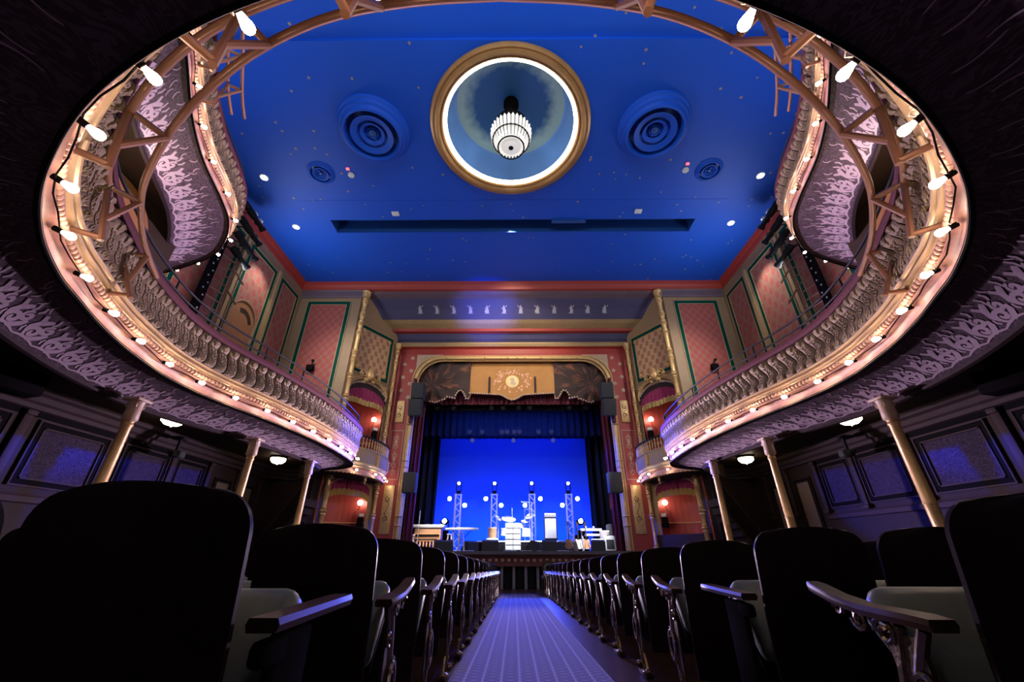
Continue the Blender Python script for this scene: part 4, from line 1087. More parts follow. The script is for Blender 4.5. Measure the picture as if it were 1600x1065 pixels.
for x, y, s_ in ((-4.85, 12.24, 'left'), (5.28, 12.16, 'right')):
    tag(MB().bbox((x, y, CZ - .03), (.3, .22, .06), .02).build('ceiling_sensor', M['white']), 'square white sensor on the ceiling at the %s of the slot' % s_, 'sensor', 'square sensors on the ceiling')

# ---------------------------------------------------------------- columns, lamps and boxes under the balcony
ORDC = ['nearest', 'second', 'third']
for sx in (-1, 1):
    sd = SIDE[sx]
    for k, (x, y) in enumerate(((6.63, 6.76), (6.17, 9.62), (6.05, 12.3))):
        fz = floor_z(y); X_ = sx * x; z1 = 3.68
        t = thing('column', '%s slim gilt column from the camera holding up the %s balcony' % (ORDC[k], sd), 'column', (X_, y, fz), 'slim columns under the balcony')
        MB().lathe([(.14, fz), (.14, fz + .1), (.1, fz + .14), (.09, fz + .9), (.1, fz + .92), (.09, fz + .95), (.085, 1.92), (.094, 1.94), (.085, 1.96), (.075, z1 - .5), (.088, z1 - .48), (.088, z1 - .45), (.075, z1 - .43), (.086, z1 - .4)], (X_, y, 0), 16).build('shaft', M['gold'], t)
        mb = MB().lathe([(.09, z1 - .4), (.12, z1 - .36), (.11, z1 - .2), (.12, z1 - .06), (.13, z1 - .04)], (X_, y, 0), 12)
        for q in range(4):
            a = PI / 4 + PI / 2 * q; cx, cy = X_ + .11 * math.cos(a), y + .11 * math.sin(a)
            mb.tube([(cx + u * math.cos(a) * .5, cy + u * math.sin(a) * .5, z1 - .12 + v) for u, v in spiral(0, 0, .055, .015, PI / 2, 1.2, 10)], .016, 5)
        mb.bbox((X_, y, z1 - .02), (.30, .30, .05), .01).build('capital', M['cream'], t)
    for k, (x, y) in enumerate(((8.0, 9.2), (7.95, 13.85))):
        t = thing('ceiling_lamp', '%s lit opal ceiling lamp under the %s balcony' % (('nearer', 'farther')[k], sd), 'ceiling lamp', (sx * x, y, 4.12), 'opal lamps under the balcony')
        MB().lathe([(.0, 4.14), (.26, 4.14), (.27, 4.09), (.24, 4.07)], (sx * x, y, 0), 20).build('rim', M['blackmetal'], t); MB().lathe([(.24, 4.07), (.23, 3.99), (.15, 3.92), (.04, 3.9), (0, 3.86)], (sx * x, y, 0), 20, cap=False).build('glass_bowl', M['lampglass'], t)
    x, y = sx * 8.35, 6.2
    t = thing('loudspeaker', 'black loudspeaker hung under the %s balcony beside the wall' % sd, 'speaker', (x, y, 4.1), 'speakers under the balcony')
    MB().bbox((x, y, 3.83), (.42, .7, .4), .03, RZ(sx * .25)).build('cabinet', M['black'], t); MB().box((x, y, 4.06), (.08, .08, .12)).build('bracket', M['blackmetal'], t)
    x, y = sx * 8.85, 10.7
    t = thing('projector', 'small projector on a bracket high on the %s stalls wall' % sd, 'projector', (x, y, 3.9), 'projectors on the stalls walls')
    MB().bbox((x, y, 3.55), (.24, .3, .16), .03).build('body', M['grey'], t); MB().lathe([(.05, 0), (.05, .08)], (x, y - .2, 3.54), 12, RX(PI / 2)).build('lens', M['blackmetal'], t)
    MB().box((x + sx * .05, y, 3.8), (.06, .06, .36)).bbox((x + sx * .1, y, 3.97), (.3, .34, .06), .01).build('bracket', M['blackmetal'], t)
    # stair to the boxes with a close row of dark spindles
    t = thing('staircase', 'dark wooden stair with spindles rising beside the %s box' % sd, 'staircase', (sx * 8.4, 15.6, 0), 'stairs to the boxes')
    mb = MB(); n = 12
    for i in range(n): mb.box((sx * (9.1 - .14 * i), 15.95, .1 + .25 * i), (.16, 1.0, .25))
    mb.build('steps', M['darkbrown'], t, smooth=False)
    mb = MB()
    for i in range(26):
        u = i / 25; xx = sx * (9.2 - 1.6 * u); z0 = .15 + 2.5 * u; mb.tube([(xx, 15.4, z0), (xx, 15.4, z0 + .85)], .014, 5)
    mb.build('spindles', M['black'], t)
    MB().tube([(sx * 9.25, 15.4, .95), (sx * 7.62, 15.4, 3.5)], .045, 8).build('hand_rail', M['brown'], t)
    MB().bbox((sx * 7.6, 15.4, 1.8), (.14, .14, 3.6), .02).build('newel', M['darkbrown'], t)

# ---------------------------------------------------------------- upper side wall: arched doors, wall lamps, lighting ladders
for sx in (-1, 1):
    sd = SIDE[sx]
    if sx < 0:
        def fr(a, b, h): return (sx * (WX - h), a, b)
        t = struct('door_1', MB().prism([(13.05, 5), (14.6, 5), (14.6, 9.5)] + [(13.825 + .775 * math.cos(q), 9.5 + .85 * math.sin(q)) for q in [PI * i / 14 for i in range(1, 14)]] + [(13.05, 9.5)], .06, fr), M['orange'], smooth=False)
        mb = MB(); mb.tube([fr(13.825 + .8 * math.cos(PI * i / 16), 9.5 + .88 * math.sin(PI * i / 16), .07) for i in range(17)], .05, 6)
        for a in (13.03, 14.62): mb.tube([fr(a, 5, .07), fr(a, 9.5, .07)], .05, 6)
        struct('door_frame', mb, M['tan'], t)
        mb = MB()
        for i in range(12): a, b = PI * .12 + PI * .55 * i / 12, PI * .12 + PI * .55 * (i + 1) / 12; mb.prism([(13.825 + .6 * math.cos(a), 9.4 + .65 * math.sin(a)), (13.825 + .6 * math.cos(b), 9.4 + .65 * math.sin(b)), (13.825 + .42 * math.cos(b), 9.4 + .45 * math.sin(b)), (13.825 + .42 * math.cos(a), 9.4 + .45 * math.sin(a))], .07, fr)
        struct('fanlight', mb, M['darkbrown'], t, smooth=False)
    # dark partition behind the balcony seats with a round-headed ochre door
    mb = MB(); wallquad(mb, (sx * 9.5, 2.6), (sx * 9.5, 8.7), 4.37, 9.45); wallquad(mb, (sx * 9.5, 8.7), (sx * WX, 8.7), 4.37, 9.45)
    pw = struct('wall_balcony_' + sd, mb, M['darkbrown'], smooth=False)
    def fr(a, b, h): return (sx * (9.49 - h), a, b)
    struct('door_%d' % (2 if sx < 0 else 3), MB().prism([(5.45, 4.4), (7.85, 4.4), (7.85, 8.2)] + [(6.65 + 1.2 * math.cos(q), 8.2 + 1.2 * math.sin(q)) for q in [PI * i / 14 for i in range(1, 14)]] + [(5.45, 8.2)], .08, fr), M['orange'], smooth=False)
    x, z = sx * 9.5, 8.95
    t = thing('wall_spotlight', 'small black spotlight on the red papered wall left of the stage' if sx < 0 else 'small black spotlight on the red papered wall right of the stage', 'spotlight', (x, 17.25, z), 'small black spotlights on the front walls')
    MB().bbox((x, 17.1, z - .05), (.34, .2, .3), .05).build('housing', M['black'], t); MB().tube([(x, 17.2, z), (x + .05, 17.1, z + .3)], .03, 6).bbox((x + .08, 17.05, z + .3), (.1, .14, .1), .02).build('bracket', M['blackmetal'], t)
    # lighting ladder
    x = sx * 10.75; y = 11.35
    t = thing('lighting_ladder', 'black vertical boom with brown rungs against the %s wall' % sd, 'lighting ladder', (x, y, 4.37), 'lighting ladders')
    mb = MB()
    mb.bbox((x, y, 8.88), (.09, .34, 9.0), .01)
    mb.build('boom', M['black'], t)
    mb = MB()
    for k in range(24): mb.lathe([(.035, 0), (.035, .01), (0, .012)], (x - sx * .046, y + (.05 if k % 2 else -.05), 6.8 + k * .26), 8, RY(-sx * PI / 2))
    mb.build('bolt', M['steel'], t)
    mb = MB()
    for k in range(9): mb.tube([(x, y + .17, 8.9 + k * .36), (x - sx * .15, y + .8, 8.9 + k * .36)], .025, 6)
    mb.tube([(x - sx * .15, y + .8, 8.85), (x - sx * .15, y + .8, 12.0)], .03, 6)
    for k in (0, 1): mb.tube([(x - sx * .15, y + .8, 9.9 + k * .9), (x - sx * .35, y + 1.25, 9.5 + k * .9)], .035, 6)
    mb.build('rung', M['pipe'], t)
    for k in range(7):
        z = 13.25 - .34 * k; lx = x - sx * (.36 + .26 * (k % 2)); ly = y + .25 + .05 * k
        s_ = thing('stage_spotlight', '%s black profile spotlight from the top of the %s lighting ladder' % (ORD[k], sd), 'spotlight', (lx, ly, z), 'profile spotlights on the lighting ladders')
        d = Vector((-sx * .35, .95, -.55)).normalized(); R_ = d.to_track_quat('Z', 'Y').to_matrix().to_4x4()
        MB().lathe([(.06, -.42), (.12, -.4), (.14, -.2), (.12, -.05), (.09, .0), (.09, .36), (.13, .38), (.13, .5), (.11, .5)], (lx, ly, z), 14, R_).build('barrel', M['blackmetal'], s_)
        MB().tube([(lx, ly, z), (lx + sx * .1, ly - .05, z + .22), (x, y + .12, z + .2)], .022, 6).build('yoke', M['blackmetal'], s_)
        if k < 2: MB().bbox(Vector((lx, ly, z)) + d * .2 + Vector((0, 0, .16)), (.16, .18, .12), .02).build('colour_changer', M['steel'], s_)

# ---------------------------------------------------------------- stage house, apron, curtains
mb = MB().quad((-9, 17.6, 1.28), (9, 17.6, 1.28), (9, 27.6, 1.28), (-9, 27.6, 1.28)); mb.box((0, 17.52, 1.22), (15, .2, .12))
stg = struct('floor_stage', mb, M['stagefloor'], smooth=False)
mb = MB().quad((-7.9, 17.6, .82), (7.9, 17.6, .82), (7.9, 17.6, 1.2), (-7.9, 17.6, 1.2)).box((0, 17.56, .8), (15.8, .12, .08)).box((0, 17.56, 1.12), (15.8, .1, .05))
struct('apron_fascia', mb, M['apron'], stg, smooth=False)
mb = MB()
for k in range(62): mb.lathe([(.055, 0), (.05, .02), (0, .035)], (-7.5 + k * .246, 17.59, .96), 10, RX(PI / 2))
struct('apron_boss', mb, M['cream'], stg)
mb = MB()
def drape(mb, x0, x1, y, z0, z1, amp=.09, lam=.34, n=None):
    n = n or max(8, int(abs(x1 - x0) / lam * 8)); p = None
    for i in range(n + 1):
        x = x0 + (x1 - x0) * i / n; o = amp * math.sin(2 * PI * (x - x0) / lam) + amp * .4 * math.sin(2 * PI * (x - x0) / lam * .37 + 1)
        q = ((x, y + o, z0), (x, y + o, z1))
        if p: mb.add([p[0], q[0], q[1], p[1]], [(0, 1, 2, 3)])
        p = q
drape(mb, -7.9, 7.9, 17.66, .0, .82, .03, .46)
tag(mb.build('pit_drape', M['blackdrape']), 'dark pleated drape below the red stage apron', 'drape')
mb = MB()
for k in range(34): mb.box((-7.75 + .46 * k, 17.6, .41), (.1, .015, .8))
struct('pit_slat', mb, M['slat'], stg, smooth=False)
wb = MB(); wallquad(wb, (-9, 27.6), (9, 27.6), 1.28, 11.5); wallquad(wb, (-9, 20.6), (-9, 27.6), 1.28, 11.5); wallquad(wb, (9, 20.6), (9, 27.6), 1.28, 11.5); wb.quad((-9, 20.6, 11.5), (9, 20.6, 11.5), (9, 27.6, 11.5), (-9, 27.6, 11.5))
for s_ in (-1, 1): wallquad(wb, (s_ * 9, 20.6), (s_ * 5.22, 20.6), 1.28, 11.5)
struct('wall_stage', wb, M['black'], smooth=False)
tag(MB().quad((-5.6, 27.0, 1.3), (5.6, 27.0, 1.3), (5.6, 27.0, 9.2), (-5.6, 27.0, 9.2)).build('backcloth', M['cyc'], smooth=False), 'glowing blue backcloth filling the rear of the stage', 'backcloth')
for y, z0, lb in ((21.3, 8.15, 'front'), (23.4, 7.3, 'middle'), (26.0, 7.77, 'rear')):
    mb = MB(); drape(mb, -7.5, 7.5, y, z0, 11.3, .06, .4); tag(mb.build('border_curtain', M['blackdrape']), '%s black border curtain hanging across the top of the stage' % lb, 'curtain', 'black borders over the stage')
for sx in (-1, 1):
    for y, x0, lb in ((21.9, 5.05, 'front'), (24.4, 4.85, 'middle'), (26.4, 4.78, 'rear')):
        mb = MB(); drape(mb, sx * x0, sx * 8.6, y, 1.29, 10.6, .1, .36); tag(mb.build('leg_curtain', M['blackdrape']), '%s black leg curtain at the %s of the stage' % (lb, SIDE[sx]), 'curtain', 'black legs beside the stage')
    mb = MB(); drape(mb, sx * 4.72, sx * 5.2, 20.8, 1.29, 10.4, .05, .2); tag(mb.build('tormentor_curtain', M['marondrape']), 'narrow maroon curtain just inside the %s of the arch' % SIDE[sx], 'curtain', 'maroon curtains inside the arch')
mb = MB(); drape(mb, -5.15, 5.15, 20.85, 8.35, 10.6, .05, .26); tag(mb.build('maroon_border', M['marondrape']), 'pleated maroon border behind the painted valance', 'curtain')

# painted valance with scalloped beaded hem
def hem(x):
    x = abs(x)
    if x < .75: return 8.42 + .3 * (1 - math.cos(PI * x / .75)) / 2
    if x < 2.3: return 8.72 + .06 * (x - .75)
    if x < 2.5: return 8.5
    if x < 3.05: return 8.55 + .42 * math.sin(PI * (x - 2.5) / .55 * .9)
    if x < 3.5: return 8.5 + .2 * (x - 3.05)
    if x < 4.2: return 8.38 + .1 * math.cos(PI * (x - 3.5) / .7)
    return 8.3 + .18 * (x - 4.2)
t = thing('painted_valance', 'painted valance with ochre centre, draped sides and beaded hem', 'valance', (0, 20.35, 10.9))
def fab(x0, x1, mat, name, yoff, fold=0.0):
    mb = MB(); n = 60; m = 14
    for i in range(n):
        for j in range(m):
            def P(i, j):
                x = x0 + (x1 - x0) * i / n; zb = hem(x); zt = min(11.0, arch_z(x) + .15) if abs(x) < PX else 9.5
                z = zb + (zt - zb) * j / m; f = 0
                if fold:
                    cx, cz = math.copysign(4.35, x), 9.35; r = math.hypot(x - cx, z - cz); a = math.atan2(z - cz, x - cx)
                    f = fold * (math.sin(a * 9) * min(1, r / .6) + .5 * math.sin(r * 7))
                return (x, yoff + f, z), (x, z)
            q = [P(i, j), P(i + 1, j), P(i + 1, j + 1), P(i, j + 1)]
            mb.add([k[0] for k in q], [(0, 1, 2, 3)], [[k[1] for k in q]])
    return mb.build(name, mat, t)
fab(-2.3, 2.3, M['ochre'], 'centre_panel', 20.36); fab(-5.2, -2.3, M['drapery'], 'side_drape', 20.3, .06); fab(2.3, 5.2, M['drapery'], 'side_drape', 20.3, .06)
mb = MB(); k = 0; x = -4.9
px_ = None
for i in range(900):
    x = -4.4 + 8.8 * i / 899; p = Vector((x, 20.26, hem(x)))
    if px_ is None or (p - px_).length > .13: mb.sph(p, .055, 6, 4); px_ = p
mb.build('bead_trim', M['cream'], t)
MB().lathe([(.36, 0), (.34, .01), (0, .012)], (0, 20.35, 9.5), 24, RX(PI / 2)).build('painted_glow', M['ochrelight'], t)
def frv(a, b, h): return (a, 20.335 - h, b)
MB().prism([(-.05, 9.3), (.16, 9.28), (.22, 9.4), (.1, 9.5), (.12, 9.62), (.06, 9.72), (-.08, 9.7), (-.12, 9.58), (-.04, 9.48), (-.12, 9.42)], .006, frv).build('painted_figure', M['cream'], t, smooth=False)
mb = MB(); rnd = random.Random(8)
for i in range(70):
    a = rnd.uniform(0, 2 * PI); r = rnd.uniform(.6, 1.0)
    mb.lathe([(rnd.uniform(.03, .075), 0), (0, .012)], (r * math.cos(a) * 1.05, 20.35, 9.55 + r * math.sin(a) * .72), 6, RX(PI / 2))
mb.build('painted_rose', M['rose'], t)
for s_ in (-1, 1): MB().prism([(s_ * 1.25 - .06, 8.82), (s_ * 1.25 + .06, 8.82), (s_ * 1.25 + .06, 9.7), (s_ * 1.25, 9.82), (s_ * 1.25 - .06, 9.7)], .02, frv).build('painted_post', M['darkbrown'], t, smooth=False)

# ---------------------------------------------------------------- loudspeakers beside the arch
for sx in (-1, 1):
    t = thing('line_array', 'hung pair of black loudspeakers at the %s of the arch' % SIDE[sx], 'speaker', (sx * 4.88, 19.55, 9.3), 'speaker pairs beside the arch')
    MB().bbox((sx * 4.88, 19.5, 8.6), (.62, .6, .82), .04, RX(.1)).build('upper_cabinet', M['grey'], t); MB().bbox((sx * 4.9, 19.46, 7.72), (.64, .6, .84), .04, RX(.2)).build('lower_cabinet', M['grey'], t)
    MB().box((sx * 5.16, 19.75, 8.2), (.12, .3, 2.4)).build('bracket', M['velvet'], t)
    t = thing('loudspeaker', 'single black loudspeaker low on the %s side of the arch' % SIDE[sx], 'speaker', (sx * 4.85, 19.6, 4.1), 'low speakers beside the arch')
    MB().bbox((sx * 4.78, 19.55, 4.1), (.62, .5, .9), .03).build('cabinet', M['grey'], t); MB().box((sx * 5.1, 19.75, 4.1), (.2, .1, .1)).build('bracket', M['blackmetal'], t)

# ---------------------------------------------------------------- lamps over the stage
for k, x in enumerate((-4.08, -3.2, -1.13, -.5, .34, .95, 3.1, 4.0)):
    t = thing('stage_spotlight', '%s dark lantern from the left under the front border' % ORD[k], 'spotlight', (x, 21.1, 8.35), 'lanterns under the front border')
    MB().lathe([(.07, -.2), (.1, -.12), (.1, .08), (.12, .1), (.12, .14)], (x, 20.95, 8.2), 12, RX(PI * .62)).build('barrel', M['blackmetal'], t); MB().tube([(x - .12, 20.95, 8.2), (x - .1, 21.0, 8.42), (x + .1, 21.0, 8.42), (x + .12, 20.95, 8.2)], .012, 5).build('yoke', M['blackmetal'], t)
for k, x in enumerate((-2.46, -1.74, -.6, -.3, .1, .4, 1.5, 2.22)):
    t = thing('stage_spotlight', '%s blue lit lantern from the left under the middle border' % ORD[k], 'spotlight', (x, 22.7, 7.6), 'lanterns under the middle border')
    MB().lathe([(.06, -.2), (.11, -.12), (.11, .08), (.13, .1), (.13, .13)], (x, 22.7, 7.35), 12, RX(PI * .6)).build('barrel', M['grey'], t); MB().tube([(x - .13, 22.7, 7.35), (x - .1, 22.75, 7.6), (x + .1, 22.75, 7.6), (x + .13, 22.7, 7.35)], .012, 5).build('yoke', M['blackmetal'], t)
for k, x in enumerate((-2.55, .05, 2.55)):
    t = thing('stage_spotlight', '%s lantern from the left against the top of the backcloth' % ORD[k], 'spotlight', (x, 25.4, 7.75), 'lanterns against the backcloth')
    MB().lathe([(.06, -.2), (.12, -.1), (.12, .1), (.14, .12)], (x, 25.3, 7.5), 12, RX(PI * .6)).build('barrel', M['steel'], t); MB().tube([(x - .14, 25.3, 7.5), (x, 25.35, 7.8), (x + .14, 25.3, 7.5)], .012, 5).build('yoke', M['blackmetal'], t)

# ---------------------------------------------------------------- truss towers with their lamps
def par_lamp(x, y, z, label, grp, sxx, r=.13):
    t = thing('stage_lamp', label, 'stage lamp', (x, y, z), grp)
    R_ = RX(PI / 2)
    hs = MB().lathe([(.05, -.22), (r * .8, -.16), (r, -.02), (r, .02)], (x, y, z), 14, R_).build('housing', M['blackmetal'], t)
    MB().lathe([(r * .95, .015), (r * .6, .035), (0, .045)], (x, y, z), 22, R_).build('lens', M['stagelamp'], hs)
    MB().tube([(x, y + .1, z), (x + sxx, y + .15, z)], .018, 5).build('clamp', M['blackmetal'], t)
for k, (x, sl) in enumerate(((-3.12, 1), (-1.05, 1), (1.1, -1), (3.21, -1))):
    y = 24.4; z0, z1 = 1.28, 4.15; nmk = ('leftmost', 'second', 'third', 'rightmost')[k]
    t = thing('truss_tower', '%s white truss tower from the left on the stage' % nmk if k in (1, 2) else '%s white truss tower on the stage' % nmk, 'truss tower', (x, y, z0), 'white truss towers')
    mb = MB()
    for a in (-1, 1):
        for b in (-1, 1): mb.tube([(x + a * .16, y + b * .16, z0), (x + a * .15, y + b * .15, z1)], .034, 6)
    mb.build('chord', M['white'], t)
    mb = MB(); n = 9
    for i in range(n):
        za, zb = z0 + .05 + (z1 - z0 - .1) * i / n, z0 + .05 + (z1 - z0 - .1) * (i + 1) / n; s_ = 1 if i % 2 else -1
        for b in (-1, 1):
            mb.tube([(x - s_ * .155, y + b * .155, za), (x + s_ * .155, y + b * .155, zb)], .024, 5); mb.tube([(x + b * .155, y - s_ * .155, za), (x + b * .155, y + s_ * .155, zb)], .016, 5)
    mb.build('lacing', M['white'], t)
    MB().box((x, y, z1), (.4, .4, .04)).build('top_plate', M['white'], t); MB().box((x, y, z0 + .02), (.6, .6, .03)).build('base_plate', M['steel'], t)
    h = thing('moving_head_lamp', 'lit moving head lamp on top of the %s truss tower' % nmk, 'stage lamp', (x, y, z1 + .02), 'moving heads on the truss towers')
    MB().bbox((x, y, z1 + .1), (.22, .22, .14), .03).build('base', M['black'], h)
    mb = MB()
    for a in (-1, 1): mb.bbox((x + a * .13, y, z1 + .42), (.035, .09, .5), .01)
    mb.bbox((x, y, z1 + .19), (.29, .09, .04), .01)
    mb.build('yoke', M['black'], h); MB().sph((x, y, z1 + .58), .105, 12, 8).build('head', M['black'], h)
    MB().lathe([(.075, .07), (.08, .12), (.06, .13), (0, .135)], (x, y, z1 + .6), 14, RX(PI / 2)).build('lens', M['stagelamp'], h)
    for dx, z, w in ((-.48 * sl, 3.92, 'outer'), (.4 * sl, 3.57, 'inner')):
        par_lamp(x + dx, y - .1, z, 'lit round lamp on the %s side of the %s truss tower' % ('left' if dx < 0 else 'right', nmk), 'round lamps on the truss towers', -dx * .7)
for x, lb in ((-3.92, 'left'), (3.9, 'right')):
    y = 25.2
    t = thing('moving_head_lamp', 'lit moving head lamp on a case at stage %s' % lb, 'stage lamp', (x, y, 2.1), 'moving heads on cases')
    MB().bbox((x, y, 2.2), (.4, .36, .2), .03).build('base', M['black'], t); mb = MB()
    for a in (-1, 1): mb.bbox((x + a * .22, y, 2.55), (.06, .14, .6), .02)
    mb.bbox((x, y, 2.3), (.5, .14, .06), .01)
    mb.build('yoke', M['black'], t); MB().sph((x, y, 2.78), .2, 12, 8).build('head', M['black'], t); MB().lathe([(.12, .14), (.12, .2), (0, .23)], (x, y, 2.8), 14, RX(PI / 2)).build('lens', M['stagelamp'], t)
    tag(MB().bbox((x, y, 1.69), (.7, .6, .8), .03).build('road_case', M['black']), 'black road case under the moving lamp at stage %s' % lb, 'case', 'road cases under the lamps')

# ---------------------------------------------------------------- instruments and stage gear
SZ = 1.28
x, y = -4.28, 22.5
t = thing('organ', 'wooden console organ at the left of the stage', 'organ', (x, y, SZ))
MB().bbox((x, y, SZ + .72), (1.35, .6, .6), .03).bbox((x - .62, y, SZ + .22), (.1, .55, .44), .02).bbox((x + .62, y, SZ + .22), (.1, .55, .44), .02).build('case', M['organ'], t)
MB().bbox((x, y, SZ + 1.11), (1.62, .72, .16), .03).build('top', M['steel'], t)
mb = MB()
for i in range(7): mb.lathe([(.03, 0), (.05, .1), (.025, .2), (.05, .3), (.03, .42)], (x - .5 + .166 * i, y - .28, SZ), 8)
mb.build('spindle', M['organ'], t)
MB().box((x, y - .32, SZ + .7), (1.2, .04, .08)).build('keyboard', M['black'], t)
t = thing('organ_bench', 'dark bench in front of the organ', 'bench', (x, 21.8, SZ)); MB().bbox((x, 21.8, SZ + .5), (1.1, .3, .06), .02).build('seat', M['darkbrown'], t)
for a in (-1, 1): MB().bbox((x + a * .48, 21.8, SZ + .24), (.06, .26, .48), .01).build('leg', M['darkbrown'], t)
def mic_stand(x, y, h, label, boom=0):
    t = thing('microphone_stand', label, 'microphone stand', (x, y, SZ), 'microphone stands'); mb = MB().tube([(x, y, SZ), (x, y, SZ + h)], .012, 6)
    if boom: mb.tube([(x, y, SZ + h), (x + boom, y - .1, SZ + h + .02)], .01, 6)
    mb.build('pole', M['steel'], t); mb = MB()
    for k in range(3): mb.tube([(x, y, SZ + .12), (x + .28 * math.cos(k * 2.1), y + .28 * math.sin(k * 2.1), SZ + .01)], .01, 5)
    mb.build('tripod', M['blackmetal'], t); MB().lathe([(.012, -.08), (.02, 0), (.03, .04), (.03, .08), (0, .1)], (x + boom, y - (.1 if boom else 0), SZ + h + .02), 8).build('microphone', M['blackmetal'], t)
mic_stand(-4.62, 21.6, 1.85, 'tall microphone stand in front of the organ'); mic_stand(1.0, 22.4, 2.25, 'overhead microphone stand right of the drum kit', -.55); mic_stand(-.02, 21.9, 2.0, 'thin upright microphone stand by the drum kit')
def stool(x, y, h, label):
    t = thing('stool', label, 'stool', (x, y, SZ), 'pale wooden stools'); MB().lathe([(.15, h - .04), (.16, h - .02), (.15, h)], (x, y, SZ), 16).build('seat', M['stoolwood'], t)
    for k in range(4):
        a = PI / 4 + k * PI / 2; MB().tube([(x + .1 * math.cos(a), y + .1 * math.sin(a), SZ + h - .03), (x + .2 * math.cos(a), y + .2 * math.sin(a), SZ)], .022, 6).build('leg', M['stoolwood'], t)
    mb = MB()
    for zz in (.3, .5): mb.tube([(x + .17 * math.cos(PI / 4 + k * PI / 2), y + .17 * math.sin(PI / 4 + k * PI / 2), SZ + h * zz) for k in range(4)], .014, 5, closed=True)
    mb.build('rung', M['stoolwood'], t)
stool(-5.0, 22.0, .72, 'pale wooden stool left of the organ'); stool(-3.1, 21.9, .75, 'pale wooden stool right of the organ'); stool(-2.35, 20.5, .8, 'taller pale stool in front of the keyboard')
x, y = -2.55, 22.2
t = thing('keyboard', 'flat stage keyboard on a stand right of the organ', 'keyboard', (x, y, SZ)); MB().bbox((x, y, SZ + .98), (1.65, .36, .1), .02).build('body', M['steel'], t); MB().box((x, y - .1, SZ + 1.035), (1.3, .16, .02)).build('keys', M['white'], t)
mb = MB()
for a in (-1, 1): mb.tube([(x - .45 * a, y + .1 * a, SZ), (x + .45 * a, y + .1 * a, SZ + .92)], .022, 6)
mb.build('stand', M['blackmetal'], t)
t = thing('drum_riser', 'low white edged drum riser at centre stage', 'riser', (.4, 23.3, SZ)); MB().bbox((.4, 23.3, SZ + .2), (4.3, 1.5, .4), .02).build('base', M['black'], t); MB().bbox((.4, 23.3, SZ + .43), (4.35, 1.55, .06), .01).build('deck', M['white'], t)
RZ_ = SZ + .46
t = thing('drum_kit', 'drum kit under bright white light on the riser', 'drum kit', (.1, 23.2, RZ_))
MB().lathe([(.28, -.2), (.28, .2)], (.1, 23.1, RZ_ + .3), 20, RX(PI / 2)).build('bass_drum', M['shield'], t)
for (dx, dy, z, r, h) in ((-.5, .0, .42, .2, .35), (.62, .1, .4, .22, .4), (-.2, .1, .72, .15, .2), (.35, .1, .72, .16, .22)):
    MB().lathe([(r, 0), (r * 1.04, .02), (r, .04), (r, h - .03), (r * 1.04, h - .02), (r, h)], (.1 + dx, 23.2 + dy, RZ_ + z - h * .5), 16).build('drum', M['shield'], t)
for (dx, z, r, tl) in ((-.3, 1.06, .38, .1), (.82, 1.2, .3, -.3), (-.85, 1.1, .22, .5), (.55, .95, .2, .1)):
    MB().lathe([(r, -.015), (r * .4, .02), (.05, .03), (.04, .06), (0, .065)], (.1 + dx, 23.15, RZ_ + z), 20, RX(.45) @ RY(tl)).build('cymbal', M['brass'], t)
    MB().tube([(.1 + dx, 23.2, RZ_), (.1 + dx, 23.2, RZ_ + z + .06)], .014, 5).build('cymbal_stand', M['steel'], t)
mb = MB()
for (a, b, z0, z1) in ((.55, .55, 0, 1.55), (.9, .9, 0, 1.55), (.55, .9, 1.55, 1.55), (.5, .95, .75, .75), (.55, .9, .4, .4)): mb.tube([(.1 + a, 23.5, RZ_ + z0), (.1 + b, 23.5, RZ_ + z1)], .022, 6)
mb.build('rack', M['steel'], t)
t = thing('percussion_drum', 'tall pale copper hand drum on a white box left of the drum kit', 'drum', (-1.05, 22.9, RZ_)); MB().lathe([(.2, .12), (.23, .3), (.23, .55), (.24, .58), (.22, .62)], (-1.05, 22.9, RZ_), 18).build('shell', M['organ'], t); MB().bbox((-1.05, 22.9, RZ_ + .06), (.6, .5, .12), .02).build('box', M['white'], t)
x, y = .03, 21.4
t = thing('slatted_case', 'tall white slatted case glaring in front of the drum kit', 'case', (x, y, SZ)); MB().bbox((x, y, SZ + .62), (.74, .4, 1.16), .03).build('body', M['shield'], t); mb = MB()
for k in range(4): mb.box((x, y - .205, SZ + .26 + .24 * k), (.7, .02, .02))
mb.box((x, y - .205, SZ + .62), (.02, .02, 1.1)); mb.build('slat_line', M['grey'], t); mb = MB()
for a in (-1, 1):
    for b in (-1, 1): mb.sph((x + a * .3, y + b * .14, SZ + .03), .03, 6, 4)
mb.build('castor', M['black'], t)
x, y = 1.98, 22.95
t = thing('bass_amplifier', 'tall white fronted bass amplifier stack on the riser', 'amplifier', (x, y, RZ_)); cb = MB().bbox((x, y, RZ_ + .55), (.66, .42, 1.08), .03).build('cabinet', M['blackmetal'], t); MB().bbox((x - .01, y - .215, RZ_ + .58), (.58, .03, .92), .01).build('grille', M['shield'], cb); MB().bbox((x, y, RZ_ + 1.2), (.6, .36, .2), .03).build('head', M['shield'], t)
mb = MB()
for k in range(6): mb.lathe([(.02, 0), (.015, .03)], (x - .22 + .09 * k, y - .18, RZ_ + 1.22), 8, RX(PI / 2))
mb.tube([(x - .24, y, RZ_ + 1.3), (x - .2, y, RZ_ + 1.36), (x + .2, y, RZ_ + 1.36), (x + .24, y, RZ_ + 1.3)], .015, 5); mb.build('control_knob', M['black'], t)
